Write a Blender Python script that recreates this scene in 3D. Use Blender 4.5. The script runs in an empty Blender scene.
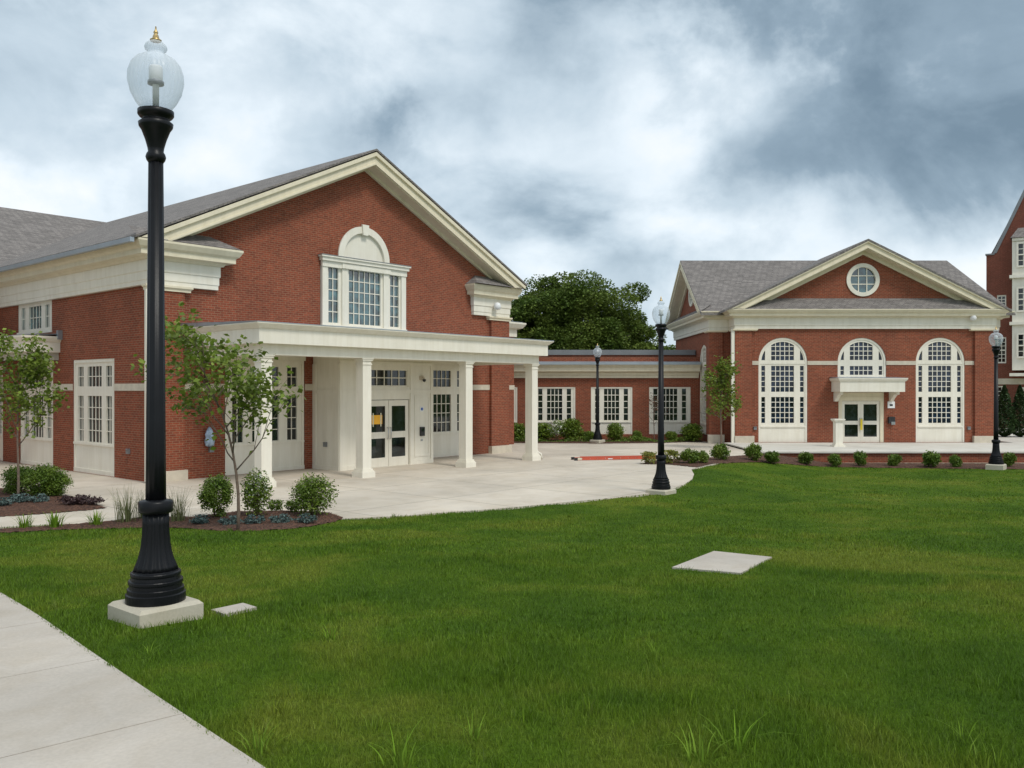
import bpy, math, random
import numpy as np
from mathutils import Vector, Matrix
from mathutils.geometry import tessellate_polygon
R = math.radians
sc = bpy.context.scene
COL = sc.collection
random.seed(7)

# ---------------------------------------------------------------- camera
F = 865.0; HOR = 388.0; CZ = 2.7
cam = bpy.data.objects.new('camera', bpy.data.cameras.new('camera'))
COL.objects.link(cam)
cam.location = (0, 0, CZ); cam.rotation_euler = (R(90), 0, 0)
cam.data.sensor_width = 36; cam.data.lens = F/1024*36
cam.data.shift_y = (HOR-384)/1024
cam.data.clip_start = .1; cam.data.clip_end = 3000
sc.camera = cam

# ---------------------------------------------------------------- world
SUN_EL, SUN_AZ = 52, 140          # azimuth clockwise from +Y (behind the camera, to the right)
w = bpy.data.worlds.new('World'); sc.world = w; w.use_nodes = True
nt = w.node_tree; nt.nodes.clear()
def N(nt, typ, **kw):
    n = nt.nodes.new(typ)
    for k, v in kw.items():
        if hasattr(n, k): setattr(n, k, v)
    return n
def Lk(nt, a, b): nt.links.new(a, b)
def mathn(nt, op, a, b=None, c=None, clamp=False):
    n = nt.nodes.new('ShaderNodeMath'); n.operation = op; n.use_clamp = clamp
    for i, v in enumerate((a, b, c)):
        if v is None: continue
        if isinstance(v, (int, float)): n.inputs[i].default_value = v
        else: nt.links.new(v, n.inputs[i])
    return n.outputs[0]
def vmath(nt, op, a, b=None):
    n = nt.nodes.new('ShaderNodeVectorMath'); n.operation = op
    for i, v in enumerate((a, b)):
        if v is None: continue
        if isinstance(v, (tuple, list)): n.inputs[i].default_value = v
        else: nt.links.new(v, n.inputs[i])
    return n
def noise(nt, vec, scale, detail=4, rough=.5, dist=0):
    n = nt.nodes.new('ShaderNodeTexNoise')
    n.inputs['Scale'].default_value = scale; n.inputs['Detail'].default_value = detail
    n.inputs['Roughness'].default_value = rough; n.inputs['Distortion'].default_value = dist
    if vec is not None: nt.links.new(vec, n.inputs['Vector'])
    return n
def ramp(nt, fac, stops):
    n = nt.nodes.new('ShaderNodeValToRGB'); e = n.color_ramp.elements
    while len(e) < len(stops): e.new(0.5)
    for el, (p, c) in zip(e, stops):
        el.position = p; el.color = (*c, 1) if len(c) == 3 else c
    nt.links.new(fac, n.inputs['Fac']); return n
def mixc(nt, fac, a, b, mode='MIX'):
    n = nt.nodes.new('ShaderNodeMix'); n.data_type = 'RGBA'; n.blend_type = mode
    for s, v in ((n.inputs[0], fac), (n.inputs[6], a), (n.inputs[7], b)):
        if isinstance(v, (int, float)): s.default_value = v
        elif isinstance(v, (tuple, list)): s.default_value = (*v, 1) if len(v) == 3 else v
        else: nt.links.new(v, s)
    return n.outputs[2]

SKYGAIN = 1.0
tc = N(nt, 'ShaderNodeTexCoord')
sep = N(nt, 'ShaderNodeSeparateXYZ'); Lk(nt, tc.outputs['Generated'], sep.inputs[0])
zc = mathn(nt, 'ADD', mathn(nt, 'MAXIMUM', sep.outputs[2], 0.0), 0.22)
cu = mathn(nt, 'DIVIDE', sep.outputs[0], zc); cv = mathn(nt, 'DIVIDE', sep.outputs[1], zc)
comb = N(nt, 'ShaderNodeCombineXYZ'); Lk(nt, cu, comb.inputs[0]); Lk(nt, cv, comb.inputs[1])
dsc = vmath(nt, 'MULTIPLY', tc.outputs['Generated'], (1, 1, 1.45))
n1 = noise(nt, dsc.outputs[0], 3.4, 9, .55, .35)
n2 = noise(nt, dsc.outputs[0], 9.5, 9, .58, .25)
warp = noise(nt, tc.outputs['Generated'], 5.0, 6, .55, .1)
wv = vmath(nt, 'SUBTRACT', warp.outputs['Color'], (.5, .5, .5))
wv2 = vmath(nt, 'MULTIPLY', wv.outputs[0], (.26, .0, .17))
dirw = vmath(nt, 'ADD', tc.outputs['Generated'], wv2.outputs[0])
def d_of(px, py):
    v = Vector(((px-512)/F, 1, (HOR-py)/F)); v.normalize(); return tuple(v)
# (px, py, radius x, radius y, amount): cloud banks darker (-) or brighter (+)
blobs = [(900, 20, 340, 120, -.56), (1010, 120, 170, 90, -.14), (820, 190, 190, 45, -.20), (960, 215, 110, 45, -.04), (560, 60, 85, 70, -.30), (640, 60, 70, 40, .10),
         (910, 262, 160, 26, .16), (700, 105, 90, 60, .34), (745, 140, 90, 45, .22), (430, 108, 85, 36, -.40), (290, 110, 80, 44, -.06),
         (60, 100, 90, 40, -.12), (45, 200, 90, 45, .10), (220, 165, 70, 25, .22), (215, 80, 60, 50, .14), (470, 70, 70, 50, .16),
         (545, 150, 120, 60, .08), (720, 215, 75, 22, .30), (590, 225, 110, 35, -.12), (250, 90, 150, 80, .13), (60, 110, 120, 90, .08), (350, 95, 45, 40, .14), (60, 20, 140, 50, -.12), (430, 190, 60, 30, -.05), (330, 20, 150, 40, -.08), (540, 120, 90, 45, .10)]
acc = None
for px, py, rx, ry, am in blobs:
    d = d_of(px, py)
    s = vmath(nt, 'SUBTRACT', dirw.outputs[0], d)
    m = vmath(nt, 'MULTIPLY', s.outputs[0], (F/rx, F/rx*.5, F/ry))
    ln = vmath(nt, 'LENGTH', m.outputs[0])
    g = mathn(nt, 'MULTIPLY', ln.outputs['Value'], ln.outputs['Value'])
    g = mathn(nt, 'EXPONENT', mathn(nt, 'MULTIPLY', g, -.9))
    acc = mathn(nt, 'MULTIPLY', g, am) if acc is None else mathn(nt, 'MULTIPLY_ADD', g, am, acc)
mr = N(nt, 'ShaderNodeMapRange'); mr.interpolation_type = 'SMOOTHSTEP'; mr.inputs['From Min'].default_value = .40; mr.inputs['From Max'].default_value = .60; Lk(nt, n1.outputs['Fac'], mr.inputs['Value'])
base = mathn(nt, 'MULTIPLY_ADD', mathn(nt, 'SUBTRACT', mr.outputs[0], .5), .34, .66)
base = mathn(nt, 'MULTIPLY_ADD', mathn(nt, 'SUBTRACT', n2.outputs['Fac'], .5), .42, base)
tot = mathn(nt, 'ADD', base, acc, clamp=True)
cr = ramp(nt, tot, [(0.0, (.150, .215, .275)), (.25, (.235, .315, .385)), (.5, (.46, .55, .62)), (.75, (.66, .735, .79)), (1.0, (.82, .83, .835))])
sky = N(nt, 'ShaderNodeTexSky'); sky.sky_type = 'NISHITA'; sky.sun_disc = False
sky.sun_elevation = R(SUN_EL); sky.sun_rotation = R(SUN_AZ)
cg = vmath(nt, 'MULTIPLY', cr.outputs['Color'], (10*SKYGAIN,)*3)
mx = mixc(nt, .93, sky.outputs[0], cg.outputs[0])
bg = N(nt, 'ShaderNodeBackground'); bg.inputs['Strength'].default_value = .1
Lk(nt, mx, bg.inputs['Color'])
out = N(nt, 'ShaderNodeOutputWorld'); Lk(nt, bg.outputs[0], out.inputs['Surface'])

# ---------------------------------------------------------------- sun
sl = bpy.data.lights.new('sun', 'SUN'); sl.energy = 1.5; sl.angle = R(14); sl.color = (1, .96, .89)
so = bpy.data.objects.new('sun', sl); COL.objects.link(so)
sd = Vector((math.sin(R(SUN_AZ))*math.cos(R(SUN_EL)), math.cos(R(SUN_AZ))*math.cos(R(SUN_EL)), math.sin(R(SUN_EL))))
so.rotation_euler = sd.to_track_quat('Z', 'Y').to_euler(); so.location = (30, -40, 60)
vs = sc.view_settings
vs.view_transform = 'Standard'; vs.look = 'None'; vs.gamma = 1; vs.exposure = 0.38; vs.use_curve_mapping = False
sc.cycles.max_bounces = 6; sc.cycles.transparent_max_bounces = 12

# ---------------------------------------------------------------- materials
M = {}
def new_mat(name):
    m = bpy.data.materials.new(name); m.use_nodes = True
    nt = m.node_tree; b = nt.nodes['Principled BSDF']; M[name] = m
    return m, nt, b
def objcoord(nt): return N(nt, 'ShaderNodeTexCoord').outputs['Object']
def bump(nt, b, h, strength=.3, dist=.02):
    n = N(nt, 'ShaderNodeBump'); n.inputs['Strength'].default_value = strength; n.inputs['Distance'].default_value = dist
    Lk(nt, h, n.inputs['Height']); Lk(nt, n.outputs[0], b.inputs['Normal'])
def simple(name, col, rough=.5, var=.08, scale=3, metallic=0, bumpy=0, spec=.5):
    m, nt, b = new_mat(name)
    oc = objcoord(nt)
    n = noise(nt, oc, scale, 6, .6)
    lo = tuple(c*(1-var) for c in col); hi = tuple(min(1, c*(1+var)) for c in col)
    r = ramp(nt, n.outputs['Fac'], [(.3, lo), (.7, hi)])
    Lk(nt, r.outputs[0], b.inputs['Base Color'])
    b.inputs['Roughness'].default_value = rough; b.inputs['Metallic'].default_value = metallic
    b.inputs['Specular IOR Level'].default_value = spec
    if bumpy:
        n3 = noise(nt, oc, scale*12, 4, .6); bump(nt, b, n3.outputs['Fac'], bumpy)
    return m
def brick_mat(name, c1, c2, mortar, bw=.203, rh=.068, ms=.011):
    m, nt, b = new_mat(name)
    s = N(nt, 'ShaderNodeSeparateXYZ'); Lk(nt, objcoord(nt), s.inputs[0])
    u = mathn(nt, 'ADD', s.outputs[0], s.outputs[1])
    c = N(nt, 'ShaderNodeCombineXYZ'); Lk(nt, u, c.inputs[0]); Lk(nt, s.outputs[2], c.inputs[1])
    t = N(nt, 'ShaderNodeTexBrick'); Lk(nt, c.outputs[0], t.inputs['Vector'])
    t.inputs['Scale'].default_value = 1; t.inputs['Brick Width'].default_value = bw; t.inputs['Row Height'].default_value = rh
    t.inputs['Mortar Size'].default_value = ms; t.inputs['Mortar Smooth'].default_value = .3; t.inputs['Bias'].default_value = 0
    t.inputs['Color1'].default_value = (*c1, 1); t.inputs['Color2'].default_value = (*c2, 1); t.inputs['Mortar'].default_value = (*mortar, 1)
    n = noise(nt, c.outputs[0], .7, 6, .6); r = ramp(nt, n.outputs['Fac'], [(.3, (.86, .84, .83)), (.7, (1.1, 1.08, 1.06))])
    nb = noise(nt, c.outputs[0], 9, 3, .6); r2 = ramp(nt, nb.outputs['Fac'], [(.3, (.82, .80, .78)), (.7, (1.18, 1.16, 1.14))])
    cc = mixc(nt, 1, t.outputs['Color'], r.outputs[0], 'MULTIPLY'); cc = mixc(nt, 1, cc, r2.outputs[0], 'MULTIPLY')
    Lk(nt, cc, b.inputs['Base Color']); b.inputs['Roughness'].default_value = .85; b.inputs['Specular IOR Level'].default_value = .25
    bump(nt, b, t.outputs['Fac'], -.35, .008)
    return m
brick_mat('brick', (.275, .066, .033), (.185, .046, .026), (.25, .14, .09))
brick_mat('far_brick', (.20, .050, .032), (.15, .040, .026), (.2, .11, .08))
simple('cream', (.73, .66, .50), .5, .05, 1.5)
simple('white_trim', (.78, .74, .64), .45, .04, 1.2)
simple('stone', (.56, .50, .40), .8, .12, 4, bumpy=.2)
simple('muntin', (.72, .66, .50), .5, .02)
simple('grey_metal', (.20, .21, .22), .4, .1, 2, metallic=.3)
simple('flashing', (.34, .38, .42), .35, .1, 2, metallic=.5)
simple('black_paint', (.006, .0065, .008), .38, .2, 8, bumpy=.05, spec=.22)
simple('brass', (.50, .36, .16), .3, .1, 5, metallic=.9)
simple('steel', (.45, .46, .47), .3, .1, 5, metallic=.9)
simple('dark_plastic', (.02, .02, .022), .4)
simple('white_plastic', (.78, .78, .78), .4, .03)
simple('blue_plastic', (.05, .13, .45), .4)
simple('orange_paper', (.95, .48, .04), .7)
simple('yellow_tag', (.75, .58, .03), .6)
simple('tape', (.66, .64, .48), .6)
simple('ladder_orange', (.52, .09, .045), .5)
simple('plastic_wrap', (.36, .46, .58), .25, .5, 9)
simple('bark', (.16, .115, .085), .9, .3, 20, bumpy=.5)
simple('bark_dark', (.05, .04, .03), .9, .3, 6)
simple('soffit', (.70, .64, .50), .6, .03)
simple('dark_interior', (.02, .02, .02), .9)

for nm in ('cream', 'white_trim'):
    nt = M[nm].node_tree; b = nt.nodes['Principled BSDF']
    mp = N(nt, 'ShaderNodeMapping'); mp.inputs['Scale'].default_value = (3.5, 3.5, .35); Lk(nt, objcoord(nt), mp.inputs[0])
    st = noise(nt, mp.outputs[0], 1.6, 6, .65); rr = ramp(nt, st.outputs['Fac'], [(.35, (.945, .935, .91)), (.6, (1.02, 1.02, 1.02))])
    old = b.inputs['Base Color'].links[0].from_socket
    Lk(nt, mixc(nt, 1, old, rr.outputs[0], 'MULTIPLY'), b.inputs['Base Color'])
def glass_mat(name, col, rough=.04, ior=1.9):
    m, nt, b = new_mat(name)
    n = noise(nt, objcoord(nt), 2.3, 4, .6)
    r = ramp(nt, n.outputs['Fac'], [(.38, tuple(c*.3 for c in col)), (.72, tuple(c*2.6 for c in col))])
    Lk(nt, r.outputs[0], b.inputs['Base Color'])
    b.inputs['Roughness'].default_value = rough; b.inputs['IOR'].default_value = ior
    bump(nt, b, noise(nt, objcoord(nt), .9, 2).outputs['Fac'], .06, .05)
glass_mat('window_glass', (.010, .015, .016), .04, 1.6)
glass_mat('sky_tint_glass', (.025, .075, .085), .06, 2.1)  # teal of the reflected sky put into the pane's base colour
glass_mat('blue_glass', (.006, .014, .032), .05, 1.6)

# shingles
m, nt, b = new_mat('shingles')
s = N(nt, 'ShaderNodeSeparateXYZ'); Lk(nt, objcoord(nt), s.inputs[0])
c = N(nt, 'ShaderNodeCombineXYZ')
Lk(nt, mathn(nt, 'ADD', mathn(nt, 'MULTIPLY', s.outputs[0], 1.0), mathn(nt, 'MULTIPLY', s.outputs[1], 1.0)), c.inputs[0])
Lk(nt, mathn(nt, 'MULTIPLY', s.outputs[2], 2.2), c.inputs[1])
t = N(nt, 'ShaderNodeTexBrick'); Lk(nt, c.outputs[0], t.inputs['Vector'])
t.inputs['Scale'].default_value = 1; t.inputs['Brick Width'].default_value = .30; t.inputs['Row Height'].default_value = .15
t.inputs['Mortar Size'].default_value = .012
t.inputs['Color1'].default_value = (.245, .228, .212, 1); t.inputs['Color2'].default_value = (.16, .149, .139, 1); t.inputs['Mortar'].default_value = (.09, .086, .085, 1)
nn = noise(nt, objcoord(nt), 14, 4, .7); rr = ramp(nt, nn.outputs['Fac'], [(.3, (.7, .7, .72)), (.7, (1.35, 1.3, 1.28))])
Lk(nt, mixc(nt, 1, t.outputs['Color'], rr.outputs[0], 'MULTIPLY'), b.inputs['Base Color'])
b.inputs['Roughness'].default_value = .95; b.inputs['Specular IOR Level'].default_value = .2
bump(nt, b, t.outputs['Fac'], -.3, .01)

# concrete
def concrete(name, col, joints=None, stain=.12):
    m, nt, b = new_mat(name); oc = objcoord(nt)
    a = noise(nt, oc, .35, 6, .6, .4); c1 = ramp(nt, a.outputs['Fac'], [(.3, tuple(x*(1-stain) for x in col)), (.68, tuple(x*(1+stain*.6) for x in col))])
    s2 = noise(nt, oc, 45, 3, .6); c2 = ramp(nt, s2.outputs['Fac'], [(.3, (.93, .93, .93)), (.7, (1.05, 1.05, 1.05))])
    cc = mixc(nt, 1, c1.outputs[0], c2.outputs[0], 'MULTIPLY')
    s3 = noise(nt, oc, 1.6, 5, .65, .8); c3 = ramp(nt, s3.outputs['Fac'], [(.42, (1, 1, 1)), (.75, (.90, .87, .82))])
    cc = mixc(nt, 1, cc, c3.outputs[0], 'MULTIPLY')
    if joints:
        mp = N(nt, 'ShaderNodeMapping'); mp.inputs['Rotation'].default_value = (0, 0, joints[1]); Lk(nt, oc, mp.inputs[0])
        t = N(nt, 'ShaderNodeTexBrick'); Lk(nt, mp.outputs[0], t.inputs['Vector']); t.offset = 0
        t.inputs['Scale'].default_value = 1; t.inputs['Brick Width'].default_value = joints[0]; t.inputs['Row Height'].default_value = joints[0]
        t.inputs['Mortar Size'].default_value = .012
        t.inputs['Color1'].default_value = (1, 1, 1, 1); t.inputs['Color2'].default_value = (.94, .94, .93, 1); t.inputs['Mortar'].default_value = (.38, .36, .33, 1)
        cc = mixc(nt, 1, cc, t.outputs['Color'], 'MULTIPLY')
    Lk(nt, cc, b.inputs['Base Color']); b.inputs['Roughness'].default_value = .85; b.inputs['Specular IOR Level'].default_value = .3
    bump(nt, b, s2.outputs['Fac'], .15, .004)
concrete('plaza_concrete', (.60, .535, .45), (3.0, R(-49.5)), stain=.2)
concrete('walk_concrete', (.50, .45, .39), stain=.22)
concrete('footing_concrete', (.50, .46, .37), stain=.2)
concrete('cap_concrete', (.62, .59, .53))

# mulch
m, nt, b = new_mat('mulch'); oc = objcoord(nt)
v = N(nt, 'ShaderNodeTexVoronoi'); v.inputs['Scale'].default_value = 28; Lk(nt, oc, v.inputs['Vector'])
r = ramp(nt, v.outputs['Color'], [(.1, (.035, .016, .009)), (.5, (.085, .036, .020)), (.9, (.15, .07, .04))])
Lk(nt, r.outputs[0], b.inputs['Base Color']); b.inputs['Roughness'].default_value = .95
bump(nt, b, v.outputs['Distance'], .9, .03)

# ground under the grass, and the blades
def grass_color(nt, pos, a, bcol, ccol):
    n = noise(nt, pos, .28, 5, .55, .6); n2 = noise(nt, pos, 1.3, 4, .6, .3)
    f = mathn(nt, 'ADD', mathn(nt, 'MULTIPLY', n.outputs['Fac'], .65), mathn(nt, 'MULTIPLY', n2.outputs['Fac'], .35))
    return ramp(nt, f, [(.40, a), (.5, bcol), (.60, ccol)]).outputs[0]
m, nt, b = new_mat('turf'); oc = objcoord(nt)
c = grass_color(nt, oc, (.046, .098, .006), (.068, .126, .008), (.108, .150, .015))
n9 = noise(nt, oc, 30, 4, .7); r9 = ramp(nt, n9.outputs['Fac'], [(.3, (.55, .55, .5)), (.7, (1.35, 1.3, 1.2))])
Lk(nt, mixc(nt, 1, c, r9.outputs[0], 'MULTIPLY'), b.inputs['Base Color']); b.inputs['Roughness'].default_value = .95; b.inputs['Specular IOR Level'].default_value = .1
bump(nt, b, n9.outputs['Fac'], .8, .04)
def leafy(name, pos_fn, rough=.55, trans=.25, lo=.65, hi=1.4, spec=.35):
    m, nt, b = new_mat(name)
    geo = N(nt, 'ShaderNodeNewGeometry')
    c = pos_fn(nt, geo)
    r = ramp(nt, geo.outputs['Random Per Island'], [(0, (lo, lo, lo)), (1, (hi, hi, hi*.95))])
    cc = mixc(nt, 1, c, r.outputs[0], 'MULTIPLY')
    Lk(nt, cc, b.inputs['Base Color']); b.inputs['Roughness'].default_value = rough; b.inputs['Specular IOR Level'].default_value = spec
    tr = N(nt, 'ShaderNodeBsdfTranslucent'); Lk(nt, cc, tr.inputs[0])
    ms = N(nt, 'ShaderNodeMixShader'); ms.inputs[0].default_value = trans
    Lk(nt, b.outputs[0], ms.inputs[1]); Lk(nt, tr.outputs[0], ms.inputs[2])
    Lk(nt, ms.outputs[0], nt.nodes['Material Output'].inputs['Surface'])
    return m
leafy('grass_blade', lambda nt, g: grass_color(nt, g.outputs['Position'], (.076, .150, .009), (.112, .190, .012), (.190, .232, .026)), .6, .35, .55, 1.5)
def flat_leaf(a, bb, sc_=3):
    def f(nt, g):
        n = noise(nt, g.outputs['Position'], sc_, 3, .6)
        return ramp(nt, n.outputs['Fac'], [(.35, a), (.65, bb)]).outputs[0]
    return f
leafy('shrub_leaf', flat_leaf((.090, .155, .014), (.165, .225, .03)), .45, .2)
leafy('bright_shrub_leaf', flat_leaf((.085, .155, .018), (.15, .22, .03)), .5, .25)
leafy('yellow_leaf', flat_leaf((.16, .19, .03), (.26, .25, .05)), .5, .3)
leafy('blue_leaf', flat_leaf((.075, .12, .115), (.12, .17, .16)), .6, .15)
leafy('purple_leaf', flat_leaf((.035, .020, .022), (.065, .035, .036)), .5, .1)
leafy('maple_leaf', flat_leaf((.12, .19, .022), (.22, .28, .045)), .5, .4, .6, 1.35)
leafy('red_leaf', flat_leaf((.10, .035, .02), (.14, .06, .03)), .5, .3)
leafy('dark_tree_leaf', flat_leaf((.075, .125, .022), (.155, .205, .038), .5), .6, .3, .65, 1.35, .2)
leafy('conifer_leaf', flat_leaf((.025, .055, .018), (.045, .085, .022)), .6, .1)
leafy('reed_leaf', flat_leaf((.13, .16, .06), (.22, .22, .10)), .6, .3)
leafy('weed_leaf', flat_leaf((.13, .23, .02), (.20, .31, .04)), .8, .35, spec=.1)
leafy('flower_white', flat_leaf((.75, .75, .68), (.8, .8, .75)), .6, .2)

# lamp globe glass
m, nt, b = new_mat('globe_glass')
nt.nodes.remove(b)
tr = N(nt, 'ShaderNodeBsdfTransparent'); tr.inputs[0].default_value = (.93, .95, .97, 1)
df = N(nt, 'ShaderNodeBsdfPrincipled'); df.inputs['Base Color'].default_value = (.75, .80, .84, 1); df.inputs['Roughness'].default_value = .3
df.inputs['IOR'].default_value = 1.5
fr = N(nt, 'ShaderNodeLayerWeight'); fr.inputs['Blend'].default_value = .35
s = N(nt, 'ShaderNodeSeparateXYZ'); Lk(nt, objcoord(nt), s.inputs[0])
ang = mathn(nt, 'ARCTAN2', s.outputs[1], s.outputs[0])
rib = mathn(nt, 'SINE', mathn(nt, 'MULTIPLY', ang, 28.0))
fac = mathn(nt, 'ADD', mathn(nt, 'MULTIPLY', fr.outputs['Facing'], .4), mathn(nt, 'MULTIPLY_ADD', rib, .02, .21), clamp=True)
bp = N(nt, 'ShaderNodeBump'); bp.inputs['Strength'].default_value = .15; bp.inputs['Distance'].default_value = .01
Lk(nt, rib, bp.inputs['Height']); Lk(nt, bp.outputs[0], df.inputs['Normal'])
ms = N(nt, 'ShaderNodeMixShader'); Lk(nt, fac, ms.inputs[0]); Lk(nt, tr.outputs[0], ms.inputs[1]); Lk(nt, df.outputs[0], ms.inputs[2])
Lk(nt, ms.outputs[0], nt.nodes['Material Output'].inputs['Surface'])

# ---------------------------------------------------------------- object helpers
def link(name, me, mat=None, parent=None, loc=None, rot=None):
    o = bpy.data.objects.new(name, me); COL.objects.link(o)
    if mat: me.materials.append(M[mat])
    if parent: o.parent = parent
    if loc: o.location = loc
    if rot is not None: o.rotation_euler = (0, 0, rot)
    return o
def tag(o, label=None, cat=None, group=None, kind=None):
    for k, v in (('label', label), ('category', cat), ('group', group), ('kind', kind)):
        if v: o[k] = v
    return o
def empty(name, loc=(0, 0, 0), rot=0, label=None, cat=None, group=None):
    o = bpy.data.objects.new(name, None); COL.objects.link(o); o.location = loc; o.rotation_euler = (0, 0, rot)
    return tag(o, label, cat, group)
def copy_tree(o, parent=None):
    c = o.copy(); COL.objects.link(c); c.parent = parent
    for ch in list(o.children): copy_tree(ch, c)
    return c

def norm2(v):
    l = math.hypot(*v); return (v[0]/l, v[1]/l)
class MB:
    def __init__(s, T=None): s.v = []; s.f = []; s.sm = []; s.T = T
    def add(s, vs, fs, smooth=False):
        k = len(s.v)
        for p in vs:
            p = Vector(p)
            s.v.append(tuple(s.T @ p) if s.T else tuple(p))
        for f in fs: s.f.append(tuple(i+k for i in f)); s.sm.append(smooth)
    def box(s, x0, x1, y0, y1, z0, z1):
        s.add([(x, y, z) for z in (z0, z1) for y in (y0, y1) for x in (x0, x1)],
              [(0, 2, 3, 1), (4, 5, 7, 6), (0, 1, 5, 4), (2, 6, 7, 3), (0, 4, 6, 2), (1, 3, 7, 5)])
    def slab(s, outer, holes, yf, yb):
        """polygon in x,z with holes, front at yf and back at yb"""
        loops = [[Vector((p[0], p[1], 0)) for p in l] for l in [outer]+list(holes)]
        pts = [p for l in loops for p in l]; n = len(pts)
        tris = tessellate_polygon(loops)
        vs = [(p.x, yf, p.y) for p in pts]+[(p.x, yb, p.y) for p in pts]
        fs = []
        for t in tris:
            a, b_, c = [pts[i] for i in t]
            cr_ = (b_-a).cross(c-a).z
            if abs(cr_) < 1e-9: continue
            t = t if cr_ > 0 else (t[0], t[2], t[1])   # ccw in xz -> normal -y
            fs.append(tuple(t)); fs.append((t[2]+n, t[1]+n, t[0]+n))
        k = 0
        for li, l in enumerate(loops):
            m_ = len(l)
            area = sum(l[i].x*l[(i+1) % m_].y-l[(i+1) % m_].x*l[i].y for i in range(m_))
            for i in range(m_):
                j = (i+1) % m_
                q = (k+i, k+i+n, k+j+n, k+j) if (area > 0) == (li == 0) else (k+j, k+j+n, k+i+n, k+i)
                fs.append(q)
            k += m_
        s.add(vs, fs)
    def poly(s, pts): s.add(pts, [tuple(range(len(pts)))])
    def plate(s, pts, th):
        """polygon given by 3-D points, thickened downwards"""
        n = len(pts); lo = [(p[0], p[1], p[2]-th) for p in pts]
        s.add(list(pts)+lo, [tuple(range(n)), tuple(range(2*n-1, n-1, -1))]+[(i, i+n, (i+1) % n+n, (i+1) % n) for i in range(n)])
    def sweep(s, prof, path):
        """profile (out, z) swept along a plan path, outward = right of travel, mitred"""
        nrm = []
        for i in range(len(path)-1):
            d = norm2((path[i+1][0]-path[i][0], path[i+1][1]-path[i][1])); nrm.append((d[1], -d[0]))
        rows = []
        for i, p in enumerate(path):
            if i == 0: m_ = nrm[0]
            elif i == len(path)-1: m_ = nrm[-1]
            else:
                a, b_ = nrm[i-1], nrm[i]; q = (a[0]+b_[0], a[1]+b_[1]); l2 = q[0]**2+q[1]**2
                m_ = (2*q[0]/l2, 2*q[1]/l2)
            rows.append([(p[0]+m_[0]*o, p[1]+m_[1]*o, z) for o, z in prof])
        n = len(prof); vs = [v for r_ in rows for v in r_]; fs = []
        for i in range(len(rows)-1):
            for j in range(n):
                k = (j+1) % n
                fs.append((i*n+j, i*n+k, (i+1)*n+k, (i+1)*n+j))
        fs.append(tuple(range(n))[::-1]); fs.append(tuple((len(rows)-1)*n+j for j in range(n)))
        s.add(vs, fs)
    def lathe(s, prof, n=24, c=(0, 0, 0), flute=0, amp=0, smooth=True):
        vs = []; fs = []
        for r_, z in prof:
            for i in range(n):
                a = 2*math.pi*i/n
                rr_ = r_*(1-amp*(.5+.5*math.cos(flute*a))) if flute else r_
                vs.append((c[0]+rr_*math.cos(a), c[1]+rr_*math.sin(a), c[2]+z))
        for k in range(len(prof)-1):
            for i in range(n):
                j = (i+1) % n; fs.append((k*n+i, k*n+j, (k+1)*n+j, (k+1)*n+i))
        fs.append(tuple(range(n))[::-1]); fs.append(tuple((len(prof)-1)*n+i for i in range(n)))
        s.add(vs, fs, smooth)
    def tube(s, pts, rad, n=7):
        pts = [Vector(p) for p in pts]; vs = []; fs = []
        for i, p in enumerate(pts):
            d = (pts[min(i+1, len(pts)-1)]-pts[max(i-1, 0)]).normalized()
            a = d.orthogonal().normalized() if abs(d.z) > .9 else d.cross(Vector((0, 0, 1))).normalized()
            b_ = d.cross(a); r_ = rad[i] if isinstance(rad, (list, tuple)) else rad
            for k in range(n):
                t_ = 2*math.pi*k/n; vs.append(p+a*math.cos(t_)*r_+b_*math.sin(t_)*r_)
        for i in range(len(pts)-1):
            for k in range(n):
                j = (k+1) % n; fs.append((i*n+k, i*n+j, (i+1)*n+j, (i+1)*n+k))
        fs.append(tuple(range(n))[::-1]); fs.append(tuple((len(pts)-1)*n+k for k in range(n)))
        s.add(vs, fs, True)
    def build(s, name, mat, parent=None, loc=None, rot=None, fix=True):
        me = bpy.data.meshes.new(name); me.from_pydata(s.v, [], s.f)
        me.polygons.foreach_set('use_smooth', s.sm); me.update()
        if fix:
            import bmesh
            bm = bmesh.new(); bm.from_mesh(me); bmesh.ops.recalc_face_normals(bm, faces=bm.faces); bm.to_mesh(me); bm.free()
        return link(name, me, mat, parent, loc, rot)
def np_mesh(name, verts, faces4, mat, parent=None, k=4):
    me = bpy.data.meshes.new(name); nv = len(verts); nf = len(faces4)
    me.vertices.add(nv); me.vertices.foreach_set('co', np.asarray(verts, np.float32).ravel())
    me.loops.add(nf*k); me.loops.foreach_set('vertex_index', np.asarray(faces4, np.int32).ravel())
    me.polygons.add(nf); me.polygons.foreach_set('loop_start', np.arange(0, nf*k, k, dtype=np.int32))
    me.update(calc_edges=True)
    return link(name, me, mat, parent)

# ---------------------------------------------------------------- terrain
def inside(X, Y, poly):
    r_ = np.zeros(np.shape(X), bool); n = len(poly)
    for i in range(n):
        x0, y0 = poly[i]; x1, y1 = poly[(i+1) % n]
        if y0 == y1: continue
        c_ = ((y0 > Y) != (y1 > Y)) & (X < (x1-x0)*(Y-y0)/(y1-y0)+x0)
        r_ ^= c_
    return r_
def dist(X, Y, poly, closed=True):
    d = np.full(np.shape(X), 1e9); n = len(poly)
    for i in range(n if closed else n-1):
        x0, y0 = poly[i]; x1, y1 = poly[(i+1) % n]
        dx, dy = x1-x0, y1-y0; L2 = dx*dx+dy*dy+1e-12
        t_ = np.clip(((X-x0)*dx+(Y-y0)*dy)/L2, 0, 1)
        d = np.minimum(d, np.hypot(X-x0-t_*dx, Y-y0-t_*dy))
    return d
def flat_at(px, py, z=0.0):
    D = (CZ-z)*F/(py-HOR); return ((px-512)/F*D, D)
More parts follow.
